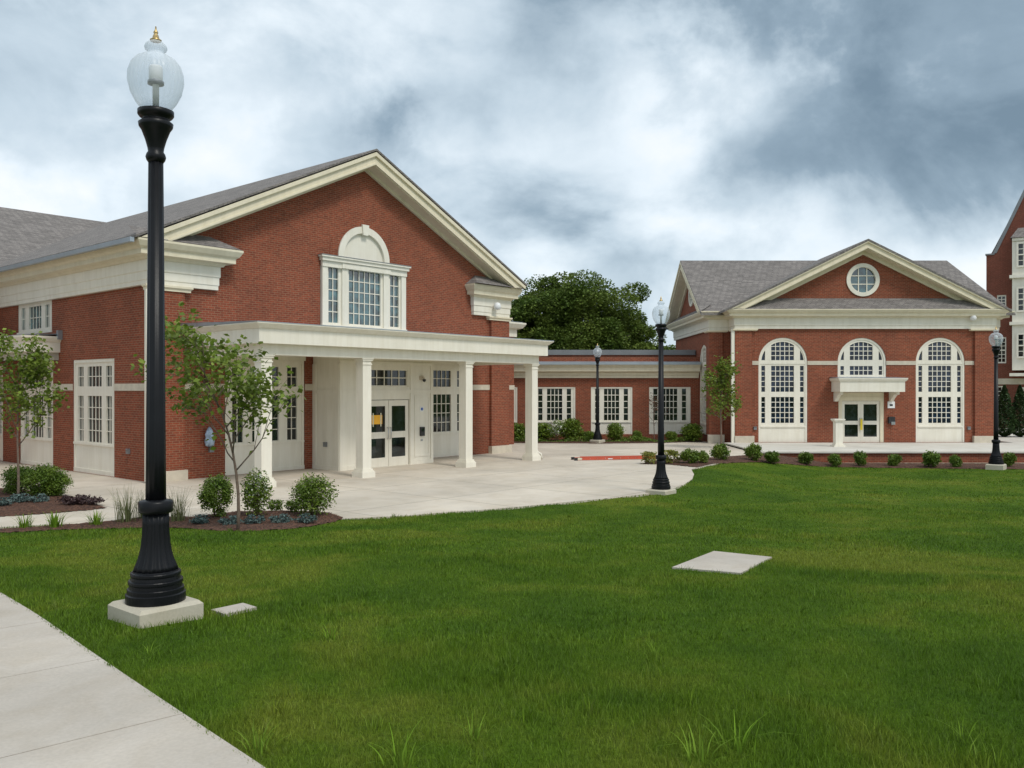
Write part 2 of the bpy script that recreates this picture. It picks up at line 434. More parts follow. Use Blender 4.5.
edge_px = [(0, 527), (60, 524), (150, 522), (345, 518.5), (400, 516), (450, 512), (505, 508), (560, 502.5), (610, 498), (645, 494), (668, 490), (683, 485), (692, 479), (694, 474), (691, 469)]
edge = [flat_at(*p) for p in edge_px]
plaza_poly = [(-34, 6.5)]+edge+[(7.4, 31.0), (9.0, 33.6), (10.1, 35.3), (10.1, 42.3), (9.6, 46), (-8, 46), (-12, 60), (-70, 60), (-70, 6.5)]
GY = [-30, 0, 4, 7.3, 9, 12, 16, 19, 25, 30, 34, 36, 60, 3000]
GZ = [1.5, 1.05, .93, .75, .63, .38, .13, .0, -.16, -.30, -.385, -.40, -.40, -.40]
def H(X, Y):
    X = np.asarray(X, float); Y = np.asarray(Y, float)
    g = np.interp(Y, GY, GZ)
    g = g+.03*np.sin(X*.45+1.3)*np.cos(Y*.5)*np.clip((Y-2)/5, 0, 1)
    d = dist(X, Y, plaza_poly); ins = inside(X, Y, plaza_poly)
    t_ = np.clip(d/3.2, 0, 1); t_ = t_*t_*(3-2*t_)
    out_ = g*t_+(1-t_)*(-.015)
    return np.where(ins, -.06, out_)
WALKS = []
H0 = H
def H(X, Y):
    z = H0(X, Y)
    for p in WALKS: z = np.where(inside(np.asarray(X, float), np.asarray(Y, float), p), z-.12, z)
    return z
def at(px, py, hf=None):
    D = 3.0; r_ = (px-512)/F; s_ = (py-HOR)/F
    Ds = np.arange(3, 70, .02); zz = CZ-s_*Ds; hh = H(r_*Ds, Ds) if hf is None else hf(r_*Ds, Ds)
    i = np.argmax(zz <= hh); D = Ds[i]
    return (r_*D, D, float(hh[i]))

pb = MB(); 
loops = [[Vector((x, y, 0)) for x, y in plaza_poly]]
n_ = len(plaza_poly); tr_ = tessellate_polygon(loops)
pb.add([(x, y, 0) for x, y in plaza_poly]+[(x, y, -.2) for x, y in plaza_poly], [tuple(t) for t in tr_]+[(i, (i+1) % n_, (i+1) % n_+n_, i+n_) for i in range(n_)])
tag(pb.build('plaza_paving', 'plaza_concrete'), kind='structure')

# near sidewalk: a strip of slabs following the lawn, its edge from (0,595) to (260,768)
A = Vector(at(0, 594)); B = Vector(at(258, 767))
A2 = Vector((A.x, A.y)); B2 = Vector((B.x, B.y)); wd = (B2-A2).normalized(); wn = Vector((wd.y, -wd.x)) 
if wn.x > 0: wn = -wn
WALK_W = 4.6
sw = MB(); L0 = -12.0; slab = 1.52
jf = at(104, 662)
joff = (Vector(jf[:2])-A2).dot(wd) % slab
k = -9
while k < 8:
    s0 = joff+k*slab+.006; s1 = joff+(k+1)*slab-.006
    for q in range(4):
        a0 = s0+(s1-s0)*q/4; a1 = s0+(s1-s0)*(q+1)/4
        c4 = [A2+wd*a0, A2+wd*a1, A2+wd*a1+wn*WALK_W, A2+wd*a0+wn*WALK_W]
        z0 = float(H0(c4[0].x, c4[0].y))+.02; z1 = float(H0(c4[1].x, c4[1].y))+.02
        sw.plate([(c4[0].x, c4[0].y, z0), (c4[1].x, c4[1].y, z1), (c4[2].x, c4[2].y, z1), (c4[3].x, c4[3].y, z0)], .15)
    k += 1
tag(sw.build('sidewalk', 'walk_concrete'), kind='structure')
walk_poly = [tuple(A2+wd*-13), tuple(A2+wd*13), tuple(A2+wd*13+wn*WALK_W), tuple(A2+wd*-13+wn*WALK_W)]

WALKS.append([tuple(A2+wd*-13+wn*.25), tuple(A2+wd*13+wn*.25), tuple(A2+wd*13+wn*(WALK_W-.25)), tuple(A2+wd*-13+wn*(WALK_W-.25))])
xs = np.concatenate([[-1500, -600, -200, -90], np.arange(-45, 45.1, .45), [60, 90, 200, 600, 1500]])
ys = np.concatenate([[-300, -60, -20], np.arange(-6, 60.1, .45), [70, 90, 150, 400, 1200, 2500]])
GX, GYY = np.meshgrid(xs, ys); GZZ = H(GX, GYY)
nx, ny = len(xs), len(ys)
idx = np.arange(nx*ny).reshape(ny, nx)
faces = np.stack([idx[:-1, :-1], idx[:-1, 1:], idx[1:, 1:], idx[1:, :-1]], -1).reshape(-1, 4)
lawn = np_mesh('lawn', np.stack([GX, GYY, GZZ], -1).reshape(-1, 3), faces, 'turf'); tag(lawn, kind='structure')
lawn.data.polygons.foreach_set('use_smooth', [True]*len(faces))


# mulch beds
def ground(X, Y): return np.maximum(H(X, Y), np.where(inside(np.asarray(X), np.asarray(Y), plaza_poly), 0.0, -9))
bedA = [flat_at(*p) for p in [(-60, 533), (0, 529), (60, 525), (110, 521.5), (145, 517.5), (195, 517), (235, 512), (290, 511), (330, 513), (345, 518), (322, 525), (288, 533), (255, 537), (222, 536), (190, 530), (150, 528.5), (60, 531), (-60, 538)]]
bedB = [flat_at(*p) for p in [(-60, 486), (10, 489), (55, 494), (82, 500), (108, 508.5), (60, 513), (0, 517), (-60, 521)]]
bedW = [(-6, 42.3), (-1.0, 42.4), (2, 42.2), (4.5, 42.0), (7.2, 42.4), (8.6, 43.0), (9.6, 43.3), (9.72, 44.95), (-6, 44.95)]
gr = lambda X, Y: ground(X, Y)
low = [at(x, y, gr)[:2] for x, y in [(1070, 471), (1024, 469.5), (930, 468.5), (832, 467.0), (757, 462.5), (713, 464), (697, 467.5), (667, 464.5), (640, 464)]]
bedR = [(10.15, 35.32), (36, 35.32)]+low+[flat_at(652, 461.5), flat_at(674, 459), flat_at(711, 457.8), flat_at(744, 455.6)]
def bed(poly, step, lift=.04):
    P = np.array(poly); x0, y0 = P.min(0); x1, y1 = P.max(0)
    gx = np.arange(x0-step, x1+step, step); gy = np.arange(y0-step, y1+step, step)
    X, Y = np.meshgrid(gx, gy); cx, cy = X[:-1, :-1]+step/2, Y[:-1, :-1]+step/2
    jit = np.sin(cx*9+cy*5)*.02
    ins = inside(cx+jit, cy, poly)
    d = dist(X, Y, poly)*np.where(inside(X, Y, poly), 1, 0)
    rng = np.random.default_rng(3)
    Z = ground(X, Y)+.012+lift*np.clip(d/.35, 0, 1)+rng.uniform(-.012, .012, X.shape)
    n = X.shape[1]; ii = np.arange(X.size).reshape(X.shape)
    f = np.stack([ii[:-1, :-1], ii[:-1, 1:], ii[1:, 1:], ii[1:, :-1]], -1)[ins]
    o = np_mesh('mulch_bed', np.stack([X, Y, Z], -1).reshape(-1, 3), f, 'mulch'); tag(o, kind='structure')
bed(bedA, .06); bed(bedB, .08); bed(bedW, .12); bed(bedR, .1)

# ---------------------------------------------------------------- windows
def arc_pts(cx, cz, r_, a0, a1, n): return [(cx+r_*math.cos(a0+(a1-a0)*i/n), cz+r_*math.sin(a0+(a1-a0)*i/n)) for i in range(n+1)]
def light_poly(l):
    x0, x1, z0, z1 = l[:4]; arc = l[6] if len(l) > 6 else None
    if not arc: return [(x0, z0), (x1, z0), (x1, z1), (x0, z1)]
    cx, cz, r_ = arc; n = 10; top = []
    for i in range(n+1):
        x = x1+(x0-x1)*i/n; top.append((x, cz+math.sqrt(max(r_*r_-(x-cx)**2, 0.0))))
    return [(x0, z0), (x1, z0)]+top
def make_window(parent, Wd, lights, outer, loc, rot=0, mat='white_trim', glass='window_glass', mw=.026, depth=.09, extra=None, name='window'):
    """x to the right, z up, facing -y; y = 0 is the front face of the frame"""
    fb = MB(); fb.slab(outer, [light_poly(l) for l in lights], 0, depth)
    if extra: extra(fb)
    g = MB()
    for l in lights:
        x0, x1, z0, z1, nc, nr = l[:6]; arc = l[6] if len(l) > 6 else None
        if arc: z1 = arc[1]+arc[2]
        zt = lambda x: arc[1]+math.sqrt(max(arc[2]**2-(x-arc[0])**2, 0)) if arc else z1
        for i in range(1, nc):
            x = x0+(x1-x0)*i/nc; fb.box(x-mw/2, x+mw/2, .030, .056, z0, zt(x)+.01)
        for j in range(1, nr):
            z = z0+(z1-z0)*j/nr; xa, xb = x0, x1
            if arc:
                if z > arc[1]:
                    h = math.sqrt(max(arc[2]**2-(z-arc[1])**2, 0)); xa = max(x0, arc[0]-h); xb = min(x1, arc[0]+h)
                if xb-xa < .03: continue
            fb.box(xa, xb, .033, .059, z-mw/2, z+mw/2)
        # sash edge
        p = light_poly(l); g.slab([(a, b) for a, b in p], [], .062, .07)
    f = fb.build(name, mat, parent, loc, rot)
    gg = g.build('pane', glass, f)
    return f
def rect(x0, x1, z0, z1): return [(x0, z0), (x1, z0), (x1, z1), (x0, z1)]

# tall three-light bay used all round the left hall
def hall_bay(parent, W_, loc, rot=0):
    c = W_/2; a = .49
    L = []
    for (x0, x1, n) in ((.28, .66, 2), (c-a, c+a, 4), (W_-.66, W_-.28, 2)):
        L.append((x0, x1, 1.0, 2.45, n, 4)); L.append((x0, x1, 2.75, 3.38, n, 2))
    def ex(b):
        b.box(0.02, W_-.02, -.05, 0, .90, .97)          # sill
        b.box(0, W_, -.03, 0, 0.0, .14)                  # foot board
        b.box(.02, .10, -.03, 0, .14, 3.6); b.box(W_-.10, W_-.02, -.03, 0, .14, 3.6)
        b.box(.10, W_-.10, -.035, 0, 3.5, 3.6)
    return make_window(parent, W_, L, rect(0, W_, 0, 3.6), loc, rot, extra=ex, depth=.12)

# ================================================================ LEFT HALL
LA = math.atan2(.7604, .6494)
lh = empty('assembly_hall', (-10.35, 24.72, 0), LA, 'red brick hall with tall front gable and a white columned porch, at left', 'building')
CXL = 7.85; WL = 15.5
RZ = 11.02; RS = .484
def rl(x): return RZ-RS*abs(x-CXL)       # roof line
bays_front = [(2.38, 5.33), (10.3, 13.3)]
wb = MB()
holes = [rect(a, b, 0.01, 3.6) for a, b in bays_front]+[rect(5.95, 9.85, 4.78, 6.85), rect(6.6, 9.3, .01, 3.5)]
arch = [(9.11, 7.1), *arc_pts(CXL, 7.25, 1.16, 0, math.pi, 24), (6.79, 7.1)]
holes.append(arch)
wb.slab([(0, -.1), (WL, -.1), (WL, rl(WL)-.5), (CXL, rl(CXL)-.5), (0, rl(0)-.5)], holes, 0, .3)
# side wall, facing -x : canonical frame rotated
TS = Matrix.Translation((0, 30, 0)) @ Matrix.Rotation(R(-90), 4, 'Z')   # x' = 30 - s
wb2 = MB(TS)
side_bays = [(2.2, 5.1), (6.65, 9.5), (11.1, 13.9)]
wb2.slab([(0, -.1), (29.7, -.1), (29.7, 6.4), (0, 6.4)], [rect(30-b, 30-a, .01, 3.6) for a, b in side_bays]+[rect(30-9.7, 30-6.75, 4.62, 5.72)], 0, .3)
wb.v += wb2.v; k0 = len(wb.v)-len(wb2.v); wb.f += [tuple(i+k0 for i in f) for f in wb2.f]; wb.sm += wb2.sm
wb.box(WL-.3, WL, .3, 30, -.1, 6.4)
# pilasters and corner
wb.box(0, 1.0, -.12, -.003, .3, 5.62); wb.box(WL-1.0, WL+.12, -.12, -.003, .3, 5.62)
wb.box(WL+.003, WL+.12, -.003, 1.0, .3, 5.62)
wb.box(-22, 0, 12.6, 12.9, -.1, 6.4)
wb.box(WL-.05, 19.6, 3, 12, -.1, 5.15)
wall = wb.build('wall', 'brick', lh)
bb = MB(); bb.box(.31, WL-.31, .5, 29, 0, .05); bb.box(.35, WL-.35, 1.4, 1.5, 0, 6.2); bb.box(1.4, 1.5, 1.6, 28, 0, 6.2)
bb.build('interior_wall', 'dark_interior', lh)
# brick arch ring
ab = MB(); ab.slab([(CXL+1.52, 7.22), *arc_pts(CXL, 7.25, 1.52, 0, math.pi, 28), (CXL-1.52, 7.22), (CXL-1.17, 7.22), *arc_pts(CXL, 7.25, 1.17, math.pi, 0, 28), (CXL+1.17, 7.22)], [], -.012, -.002)
ab.build('brick_arch', 'brick', lh)
# stone
def boxes(name, mat, parent, L):
    for q in L: b = MB(); b.box(*q); b.build(name, mat, parent)
boxes('stone_base', 'stone', lh, [(x0, x1, -.2, -.004, -.05, .30) for x0, x1 in ((-.05, 1.06), (WL-1.06, WL+.2))])
bd = []
for x0, x1 in ((1.0, 2.38), (5.33, 5.66), (9.88, 10.3), (13.3, WL-1.0)): bd.append((x0, x1, -.02, -.001, 2.62, 2.83))
for s0, s1 in ((0.12, 2.2), (5.1, 6.65), (9.5, 11.1)): bd.append((-.02, -.001, s0, s1, 2.62, 2.83))
bd.append((18.6, 19.62, 2.98, 2.999, 2.62, 2.83))
boxes('stone_band', 'stone', lh, bd)
boxes('lintel_board', 'white_trim', lh, [(a-.02, b_+.02, -.02, -.002, 3.60, 3.876) for a, b_ in bays_front])
# entablature : frieze + cornice with returns
pathL = [(0, 29), (0, 0), (1.95, 0), (1.95, .25)]
pathR = [(WL-1.95, .25), (WL-1.95, 0), (WL, 0), (WL, 12)]
frieze = [(-.05, 5.66), (.13, 5.66), (.13, 5.78), (.15, 5.80), (.15, 6.02), (.18, 6.05), (.18, 6.36), (-.05, 6.36)]
corn = [(-.05, 6.36), (.24, 6.36), (.30, 6.44), (.50, 6.46), (.50, 6.60), (.58, 6.66), (.66, 6.80), (.66, 6.86), (-.05, 6.86)]
cap = [(.0, 5.5), (.17, 5.5), (.17, 5.56), (.22, 5.60), (.22, 5.66), (0, 5.66)]
cornR = [(o*.78 if o > .1 else o, z) for o, z in corn]
for p_ in (pathL, pathR): fz = MB(); fz.sweep(frieze, p_); fz.build('frieze', 'white_trim', lh)
for p_, q_ in ((pathL, corn), (pathR, cornR)): cn = MB(); cn.sweep(q_, p_); cn.build('cornice', 'cream', lh)
for p_ in ([(0, .05), (0, 0), (1.0, 0), (1.0, .1)], [(WL-1.0, .1), (WL-1.0, 0), (WL, 0), (WL, 1.0)]): cp = MB(); cp.sweep(cap, p_); cp.build('pilaster_capital', 'cream', lh)
# gutter on side
gt = MB(); gt.box(-.86, -.745, -.6, 29, 6.72, 6.85); gt.build('gutter', 'flashing', lh)
# roof
rf = MB(); TH = .07
def slope(x0, x1, y0, y1, zf):   # plane z = zf(x)
    rf.plate([(x0, y0, zf(x0)), (x1, y0, zf(x1)), (x1, y1, zf(x1)), (x0, y1, zf(x0))], TH)
zr = lambda x: rl(x)+.05
slope(-.74, CXL, -.70, 30, zr); slope(CXL, WL+.62, -.70, 30, zr)
# cross block (ridge along x at y=20)
zr2 = lambda y: RZ-RS*abs(y-20)+.045
for y0, y1 in ((11.3, 20), (20, 28.7)):
    rf.plate([(-24, y0, zr2(y0)), (CXL, y0, zr2(y0)) if y0 == 20 else (-.5, y0, zr2(y0)), (CXL, y1, zr2(y1)) if y1 == 20 else (-.5, y1, zr2(y1)), (-24, y1, zr2(y1))], TH)
# return skirts
for sgn, xa in ((1, 0), (-1, WL)):
    e0, e1, w0, w1 = xa-(.64 if sgn > 0 else .5)*sgn, xa+(2.6 if sgn > 0 else 2.45)*sgn, xa-.0*sgn, xa+1.9*sgn
    zb, zt = 6.87, 7.26
    rf.add([(e0, -.65, zb), (e1, -.65, zb), (e1, -.01, zb), (w1, -.01, zt), (w0, -.01, zt), (e0, -.01, zt)], [(0, 1, 3, 4), (1, 2, 3), (0, 4, 5)])
rf.build('roof', 'shingles', lh)
# rakes
def chevron(b, cx, zap, sl, h0, h1, yf, yb, floor, lim=(99, 99)):
    """raking moulding between h0 and h1 below the roof line, cut off level at floor"""
    pl = []
    for h, rev in ((h1, False), (h0, True)):
        d = (zap-h-floor)/sl; L_, R_ = min(d, lim[0]), min(d, lim[1])
        q = [(cx-L_, zap-h-sl*L_), (cx, zap-h), (cx+R_, zap-h-sl*R_)]
        pl += q[::-1] if rev else q
    b.slab(pl, [], yf, yb)
rk = MB(); lm = (CXL+.66, WL+.56-CXL)
for h0, h1, yf, yb in ((.065, .20, -.68, -.3), (.20, .44, -.60, -.3), (.44, .50, -.64, -.2), (.50, .53, -.56, -.003), (.53, .62, -.10, -.004), (.07, .50, -.3, -.006)):
    chevron(rk, CXL, RZ, RS, h0, h1, yf, yb, 6.875, lm)
rk.build('rake_cornice', 'cream', lh)
# upper window group
L = [(.30, .72, .14, 2.02, 2, 5), (1.18, 2.62, .14, 2.02, 6, 5), (3.08, 3.50, .14, 2.02, 2, 5)]
def ex(b):
    for x0, x1 in ((.0, .22), (.84, 1.08), (2.72, 2.96), (3.58, 3.80)): b.box(x0, x1, -.07, 0, .06, 2.02)
    b.box(-.03, 3.83, -.10, 0, -.04, .06)
    b.box(-.02, 3.82, -.10, 0, 2.02, 2.22)
    b.box(.80, 3.0, -.13, -.10, 2.03, 2.21)
    b.box(-.07, 3.87, -.17, 0, 2.22, 2.34)
    b.box(-.12, 3.92, -.22, 0, 2.34, 2.39)
make_window(lh, 3.8, L, rect(0, 3.8, 0, 2.1), (5.98, -.02, 4.80), mat='white_trim', glass='sky_tint_glass', mw=.03, extra=ex, depth=.16)
# lead cap on that window head
lc = MB(); lc.box(5.85, 9.91, -.25, -.004, 7.193, 7.215); lc.build('head_flashing', 'grey_metal', lh)
# blind lunette
lu = MB(); lu.slab([(9.09, 7.218), *arc_pts(CXL, 7.25, 1.14, 0, math.pi, 28), (6.81, 7.218)], [], .05, .12)
lu.slab([(9.11, 7.218), *arc_pts(CXL, 7.25, 1.16, 0, math.pi, 28), (6.79, 7.218), (7.03, 7.218), *arc_pts(CXL, 7.25, .92, math.pi, 0, 28), (8.87, 7.218)], [], -.05, .10)
lu.slab([(CXL-.11, 8.10), (CXL+.11, 8.10), (CXL+.15, 8.47), (CXL-.15, 8.47)], [], -.11, -.03)
lu.build('lunette', 'white_trim', lh)
for a, b_ in bays_front: hall_bay(lh, b_-a, (a, .05, 0))
for a, b_ in side_bays: hall_bay(lh, b_-a, (.05, b_, 0), R(-90))
# small upper window on the side wall
def ex(b): b.box(-.03, 2.98, -.05, 0, -.04, .05)
make_window(lh, 2.95, [(.28, .62, .14, .92, 2, 2), (.95, 2.0, .14, .92, 4, 2), (2.33, 2.67, .14, .92, 2, 2)], rect(0, 2.95, 0, 1.1), (.03, 9.7, 4.62), R(-90), extra=ex, glass='sky_tint_glass')
# side canopy over the second bay
sc_ = MB(); sc_.sweep([(-.3, 3.62), (0, 3.62), (0, 3.86), (.12, 3.88), (.12, 4.2), (.18, 4.24), (.24, 4.34), (.24, 4.40), (-.3, 4.40)], [(.0, 14), (-1.0, 14), (-1.0, 6.2), (0, 6.2)][::-1][::-1])
sc_.sweep([(-.3, 3.62), (0, 3.62), (0, 3.86), (-.3, 3.86)], [(.0, 14), (-1.0, 14), (-1.0, 6.2), (0, 6.2)])
sc_.box(-.95, 0, 6.3, 13.9, 3.87, 3.92)
sc_.build('side_canopy', 'white_trim', lh)
sg = MB(); sg.plate([(-1.2, 6.0, 4.43), (0, 6.0, 4.5), (0, 14.2, 4.5), (-1.2, 14.2, 4.43)], .025); sg.box(-.14, .0, 5.9, 6.05, 4.3, 4.6); sg.build('canopy_flashing', 'flashing', lh)
# downspouts
ds = MB(); ds.box(-.22, -.123, -.22, -.123, .05, 5.5); ds.build('downspout', 'white_trim', lh)
# little cornice of the annex on the far side
ax = MB(); ax.sweep([(-.05, 5.15), (.1, 5.15), (.1, 5.5), (.3, 5.56), (.42, 5.75), (.42, 5.82), (-.05, 5.82)], [(WL, 3), (19.6, 3), (19.6, 12)])
ax.build('annex_cornice', 'white_trim', lh)
ax = MB(); ax.plate([(WL+.01, 2.7, 5.86), (19.9, 2.7, 5.86), (19.9, 12, 5.86), (WL+.01, 12, 5.86)], .03); ax.build('annex_roof', 'flashing', lh)

# porch
pr = MB()
pp = [(1.25, 0), (1.25, -3.70), (13.15, -3.70), (13.15, 0)]
pr.sweep([(-.42, 3.60), (0, 3.60), (0, 3.90), (-.42, 3.90)], pp)
pr.sweep([(-.42, 3.90), (.24, 3.90), (.24, 4.30), (-.42, 4.30)], pp)
pr.sweep([(-.42, 4.30), (.27, 4.30), (.33, 4.36), (.40, 4.42), (.40, 4.45), (-.42, 4.45)], pp)
pr.build('porch_entablature', 'white_trim', lh)
pc = MB(); pc.box(1.68, 12.72, -3.27, -.003, 3.88, 3.95); pc.build('porch_ceiling', 'soffit', lh)
ro = MB(); ro.plate([(.84, -4.11, 4.47), (13.56, -4.11, 4.47), (13.56, -.004, 4.60), (.84, -.004, 4.60)], .02); 
ro.add([(.84, -4.11, 4.455), (.84, -.004, 4.455), (.84, -.004, 4.59)], [(0, 1, 2)]); ro.add([(13.56, -4.11, 4.455), (13.56, -.004, 4.455), (13.56, -.004, 4.59)], [(0, 1, 2)])
ro.build('porch_roof', 'flashing', lh)
for i, t_ in enumerate((1.42, 4.92, 9.40, 12.96)):
    cb = MB(); x = t_; y = -3.5; h = .165
    cb.box(x-h, x+h, y-h, y+h, .26, 3.52)
    for hh, z0, z1 in ((.25, .0, .17), (.225, .17, .21), (.20, .21, .26), (.185, 3.40, 3.44), (.20, 3.52, 3.57), (.22, 3.57, 3.597)): cb.box(x-hh, x+hh, y-hh, y+hh, z0, z1)
    co = cb.build('porch_column', 'white_trim', lh)
# vestibule
V0, V1, VY = 5.66, 9.88, -1.4
vb = MB()
vb.slab(rect(V0, V1, 0, 3.875), [rect(6.86, 8.74, .0+.005, 2.30), rect(6.92, 8.68, 2.74, 3.36)], VY, VY+.10)
vb.box(V0, V0+.1, VY+.10, -.003, 0, 3.875); vb.box(V1-.1, V1, VY+.10, -.003, 0, 3.875)
for x0, x1 in ((V0, V0+.12), (V1-.12, V1), (6.66, 6.84), (8.76, 8.9)): vb.box(x0, x1, VY-.03, VY-.001, .14, 3.5)
vb.box(V0-.0, 6.85, VY-.035, VY-.001, 0, .14); vb.box(8.75, V1, VY-.035, VY-.001, 0, .14)
vb.box(V0+.12, V1-.12, VY-.025, VY-.001, 2.52, 2.64); vb.box(V0, V1, VY-.035, VY-.001, 3.5, 3.6)
for y0, y1 in ((VY+.0, VY+.15), (-.18, -.004)): vb.box(V0-.03, V0-.001, y0, y1, .14, 3.5)
vb.box(V0-.035, V0-.001, VY, -.004, 0, .14); vb.box(V0-.025, V0-.001, VY+.15, -.18, 2.52, 2.64)
vb.box(8.98, 9.72, VY-.018, VY-.001, .26, .34); vb.box(8.98, 9.72, VY-.018, VY-.001, 2.36, 2.44)
vb.box(8.98, 9.05, VY-.017, VY-.001, .34, 2.36); vb.box(9.65, 9.72, VY-.017, VY-.001, .34, 2.36)
vb.build('vestibule', 'white_trim', lh)
make_window(lh, 1.76, [(.04, 1.72, .05, .57, 5, 2)], rect(0, 1.76, 0, .62), (6.92, VY+.03, 2.74), mw=.03, depth=.06, name='transom_window')
for i in range(2):
    x0 = 6.87+.93*i
    db = MB(); LW = .915
    db.slab(rect(0, LW, 0.01, 2.28), [rect(.14, LW-.14, .32, .98), rect(.14, LW-.14, 1.2, 2.08)], 0, .05)
    d = db.build('door', 'white_trim', lh, (x0, VY+.03, 0))
    g = MB(); g.box(.13, LW-.13, .02, .03, .31, .99); g.box(.13, LW-.13, .02, .03, 1.19, 2.09); g.build('pane', 'window_glass', d)
    hx = LW-.055 if i == 0 else .055
    hb = MB(); hb.tube([(hx, 0, .95), (hx, -.06, .97), (hx, -.07, 1.15), (hx, -.06, 1.33), (hx, 0, 1.35)], .014); hb.build('handle', 'steel', d)
# fittings at the entrance
def fitting(name, mat, boxes, label, cat, loc, rot=LA, parent=None):
    b = MB()
    for q in boxes: b.box(*q)
    o = b.build(name, mat, None, loc, rot); tag(o, label, cat); return o
def lw(t_, y, z):  # left hall local to world
    c_, s_ = math.cos(LA), math.sin(LA); return (-10.35+t_*c_-y*s_, 24.72+t_*s_+y*c_, z)
# door notice
o = empty('notice', lw(7.27, VY-.03+.055, 1.63), LA, 'orange notice taped to the glass of the left porch door', 'notice')
b = MB(); b.box(-.23, .23, -.004, 0, -.16, .15); b.build('paper', 'orange_paper', o)
for x in (-.17, .17): b = MB(); b.box(x-.025, x+.025, -.006, -.0045, -.24, .22); b.build('tape', 'tape', o)
# card reader + blue dot + camera
o = empty('card_reader', lw(9.33, VY-.002, 1.15), LA, 'black card reader box on the white panel right of the porch doors', 'card reader')
b = MB(); b.box(-.10, .10, -.06, 0, -.16, .16); b.build('housing', 'dark_plastic', o)
b = MB(); b.box(-.06, .06, -.07, -.061, 0, .11); b.build('screen', 'window_glass', o)
b = MB(); b.box(-.05, .05, -.012, 0, -.34, -.27); b.build('plate', 'steel', o)
o = empty('push_sign', lw(9.33, VY-.002, 1.95), LA, 'small white sign with a blue disc above the card reader', 'sign')
b = MB(); b.box(-.09, .09, -.01, 0, -.09, .09); b.build('plate', 'white_plastic', o)
b = MB(); T_ = MB(Matrix.Rotation(R(90), 4, 'X')); T_.lathe([(.055, .011), (.055, .016)], 20); T_.build('disc', 'blue_plastic', o)
o = empty('dome_camera', lw(9.3, VY-.002, 3.06), LA, 'small grey security camera on the white wall under the porch', 'camera')
b = MB(); b.box(-.08, .08, -.05, 0, -.08, .08); b.tube([(0, -.05, .02), (0, -.14, .0), (0, -.16, -.05)], .03); b.build('bracket', 'stone', o)
b = MB(); b.lathe([(.01, -.15), (.055, -.12), (.07, -.07), (.06, -.05)], 14, (0, -.16, 0)); b.build('dome', 'dark_plastic', o)
# porch ceiling lights
for t_, lab in ((3.3, 'dark ceiling light under the left bay of the porch'), (8.0, 'dark ceiling light above the porch doors')):
    o = empty('ceiling_light', lw(t_, -2.35, 3.88), LA, lab, 'ceiling light', 'porch ceiling lights')
    b = MB(); b.lathe([(.12, -.001), (.12, -.05), (.08, -.09)][::-1], 16); b.build('canopy', 'grey_metal', o)
    b = MB(); b.box(-.22, .22, -.05, .05, -.16, -.091); b.build('housing', 'grey_metal', o)
# outlet on vestibule side, and on walls
def outlet(loc, lab, rot):
    b = MB(); b.box(-.07, .07, -.07, 0, -.09, .06); b.add([(-.08, 0, .06), (.08, 0, .06), (.08, -.10, .04), (-.08, -.10, .04)], [(0, 1, 2, 3)])
    o = b.build('outlet_box', 'grey_metal', None, loc, rot); tag(o, lab, 'outlet', 'wall outlets')
outlet(lw(V0-.002, -.7, .85), 'grey outlet box low on the white side of the porch vestibule', LA-R(90))
outlet(lw(1.9, -.002, .85), 'grey outlet box on the brick left of the front window bay', LA)
outlet(lw(-.002, 1.25, .85), 'grey outlet box low on the side brick near the hall corner', LA-R(90))
# wrapped fixture
b = MB(); b.lathe([(.03, -.28), (.13, -.24), (.16, -.12), (.12, 0), (.14, .10), (.08, .22), (.02, .30)], 12, (0, -.14, 0)); 
for i, p in enumerate(b.v): b.v[i] = (p[0]*(1+.2*math.sin(i*2.1)), p[1]*(1+.1*math.cos(i*1.7)), p[2]+.02*math.sin(i*3))
o = b.build('wrapped_fixture', 'plastic_wrap', None, lw(1.78, 0, 1.22), LA); tag(o, 'fixture wrapped in pale blue plastic on the brick beside the hall corner', 'wall fixture')
# floodlight on right entablature
for loc, lab, rt in ((lw(WL-.9, -.19, 6.08), 'small white wall light on the right cornice return of the gabled hall', LA),):
    o = empty('wall_light', loc, rt, lab, 'wall light', 'white wall lights on the friezes')
    b = MB(); b.lathe([(.02, -.17), (.13, -.14), (.15, -.02), (.12, .1), (.05, .14)], 16, (0, -.16, 0)); b.build('globe', 'white_plastic', o)
    b = MB(); b.box(-.05, .05, -.16, 0, -.02, .04); b.build('arm', 'white_plastic', o)
    WLIGHT = o
# downspout elbow at the right column
b = MB(); b.tube([(0, 0, 1.0), (0, 0, .42), (.03, -.05, .30), (.12, -.12, .24), (.16, -.14, .05)], .045, 8)
o = b.build('drain_pipe', 'white_trim', None, lw(13.24, -3.5, -.02), LA); tag(o, 'white drain elbow at the foot of the right porch column', 'pipe')

# ================================================================ RIGHT HALL
rh = empty('arched_hall', (16.7, 41.3, 0), 0, 'red brick hall with three arched white windows and a round gable window, at right', 'building')
X0, X1 = -5.98, 6.2      # pavilion
B0, B1 = -6.95, 7.0      # main body
YB = 1.1; YE = 10.2
FL = .1
WX = (-4.93, 2.58); CW = -1.15
RAD = 1.165; SPR = 3.94
def arch_outline(w_, z0, spring, r_=None):
    r_ = r_ or w_/2
    return [(0, z0), (w_, z0)]+arc_pts(w_/2, spring, r_, 0, math.pi, 24)
def shift(p, dx, dz=0): return [(x+dx, z+dz) for x, z in p]
wb = MB()
holes = [shift(arch_outline(2.33, FL+.01, SPR), x) for x in WX]+[shift(arch_outline(2.31, 3.2, SPR), CW), rect(CW+.04, CW+2.22, FL+.01, 2.5)]
wb.slab(rect(X0, X1, -.1, 6.1), holes, 0, .3)
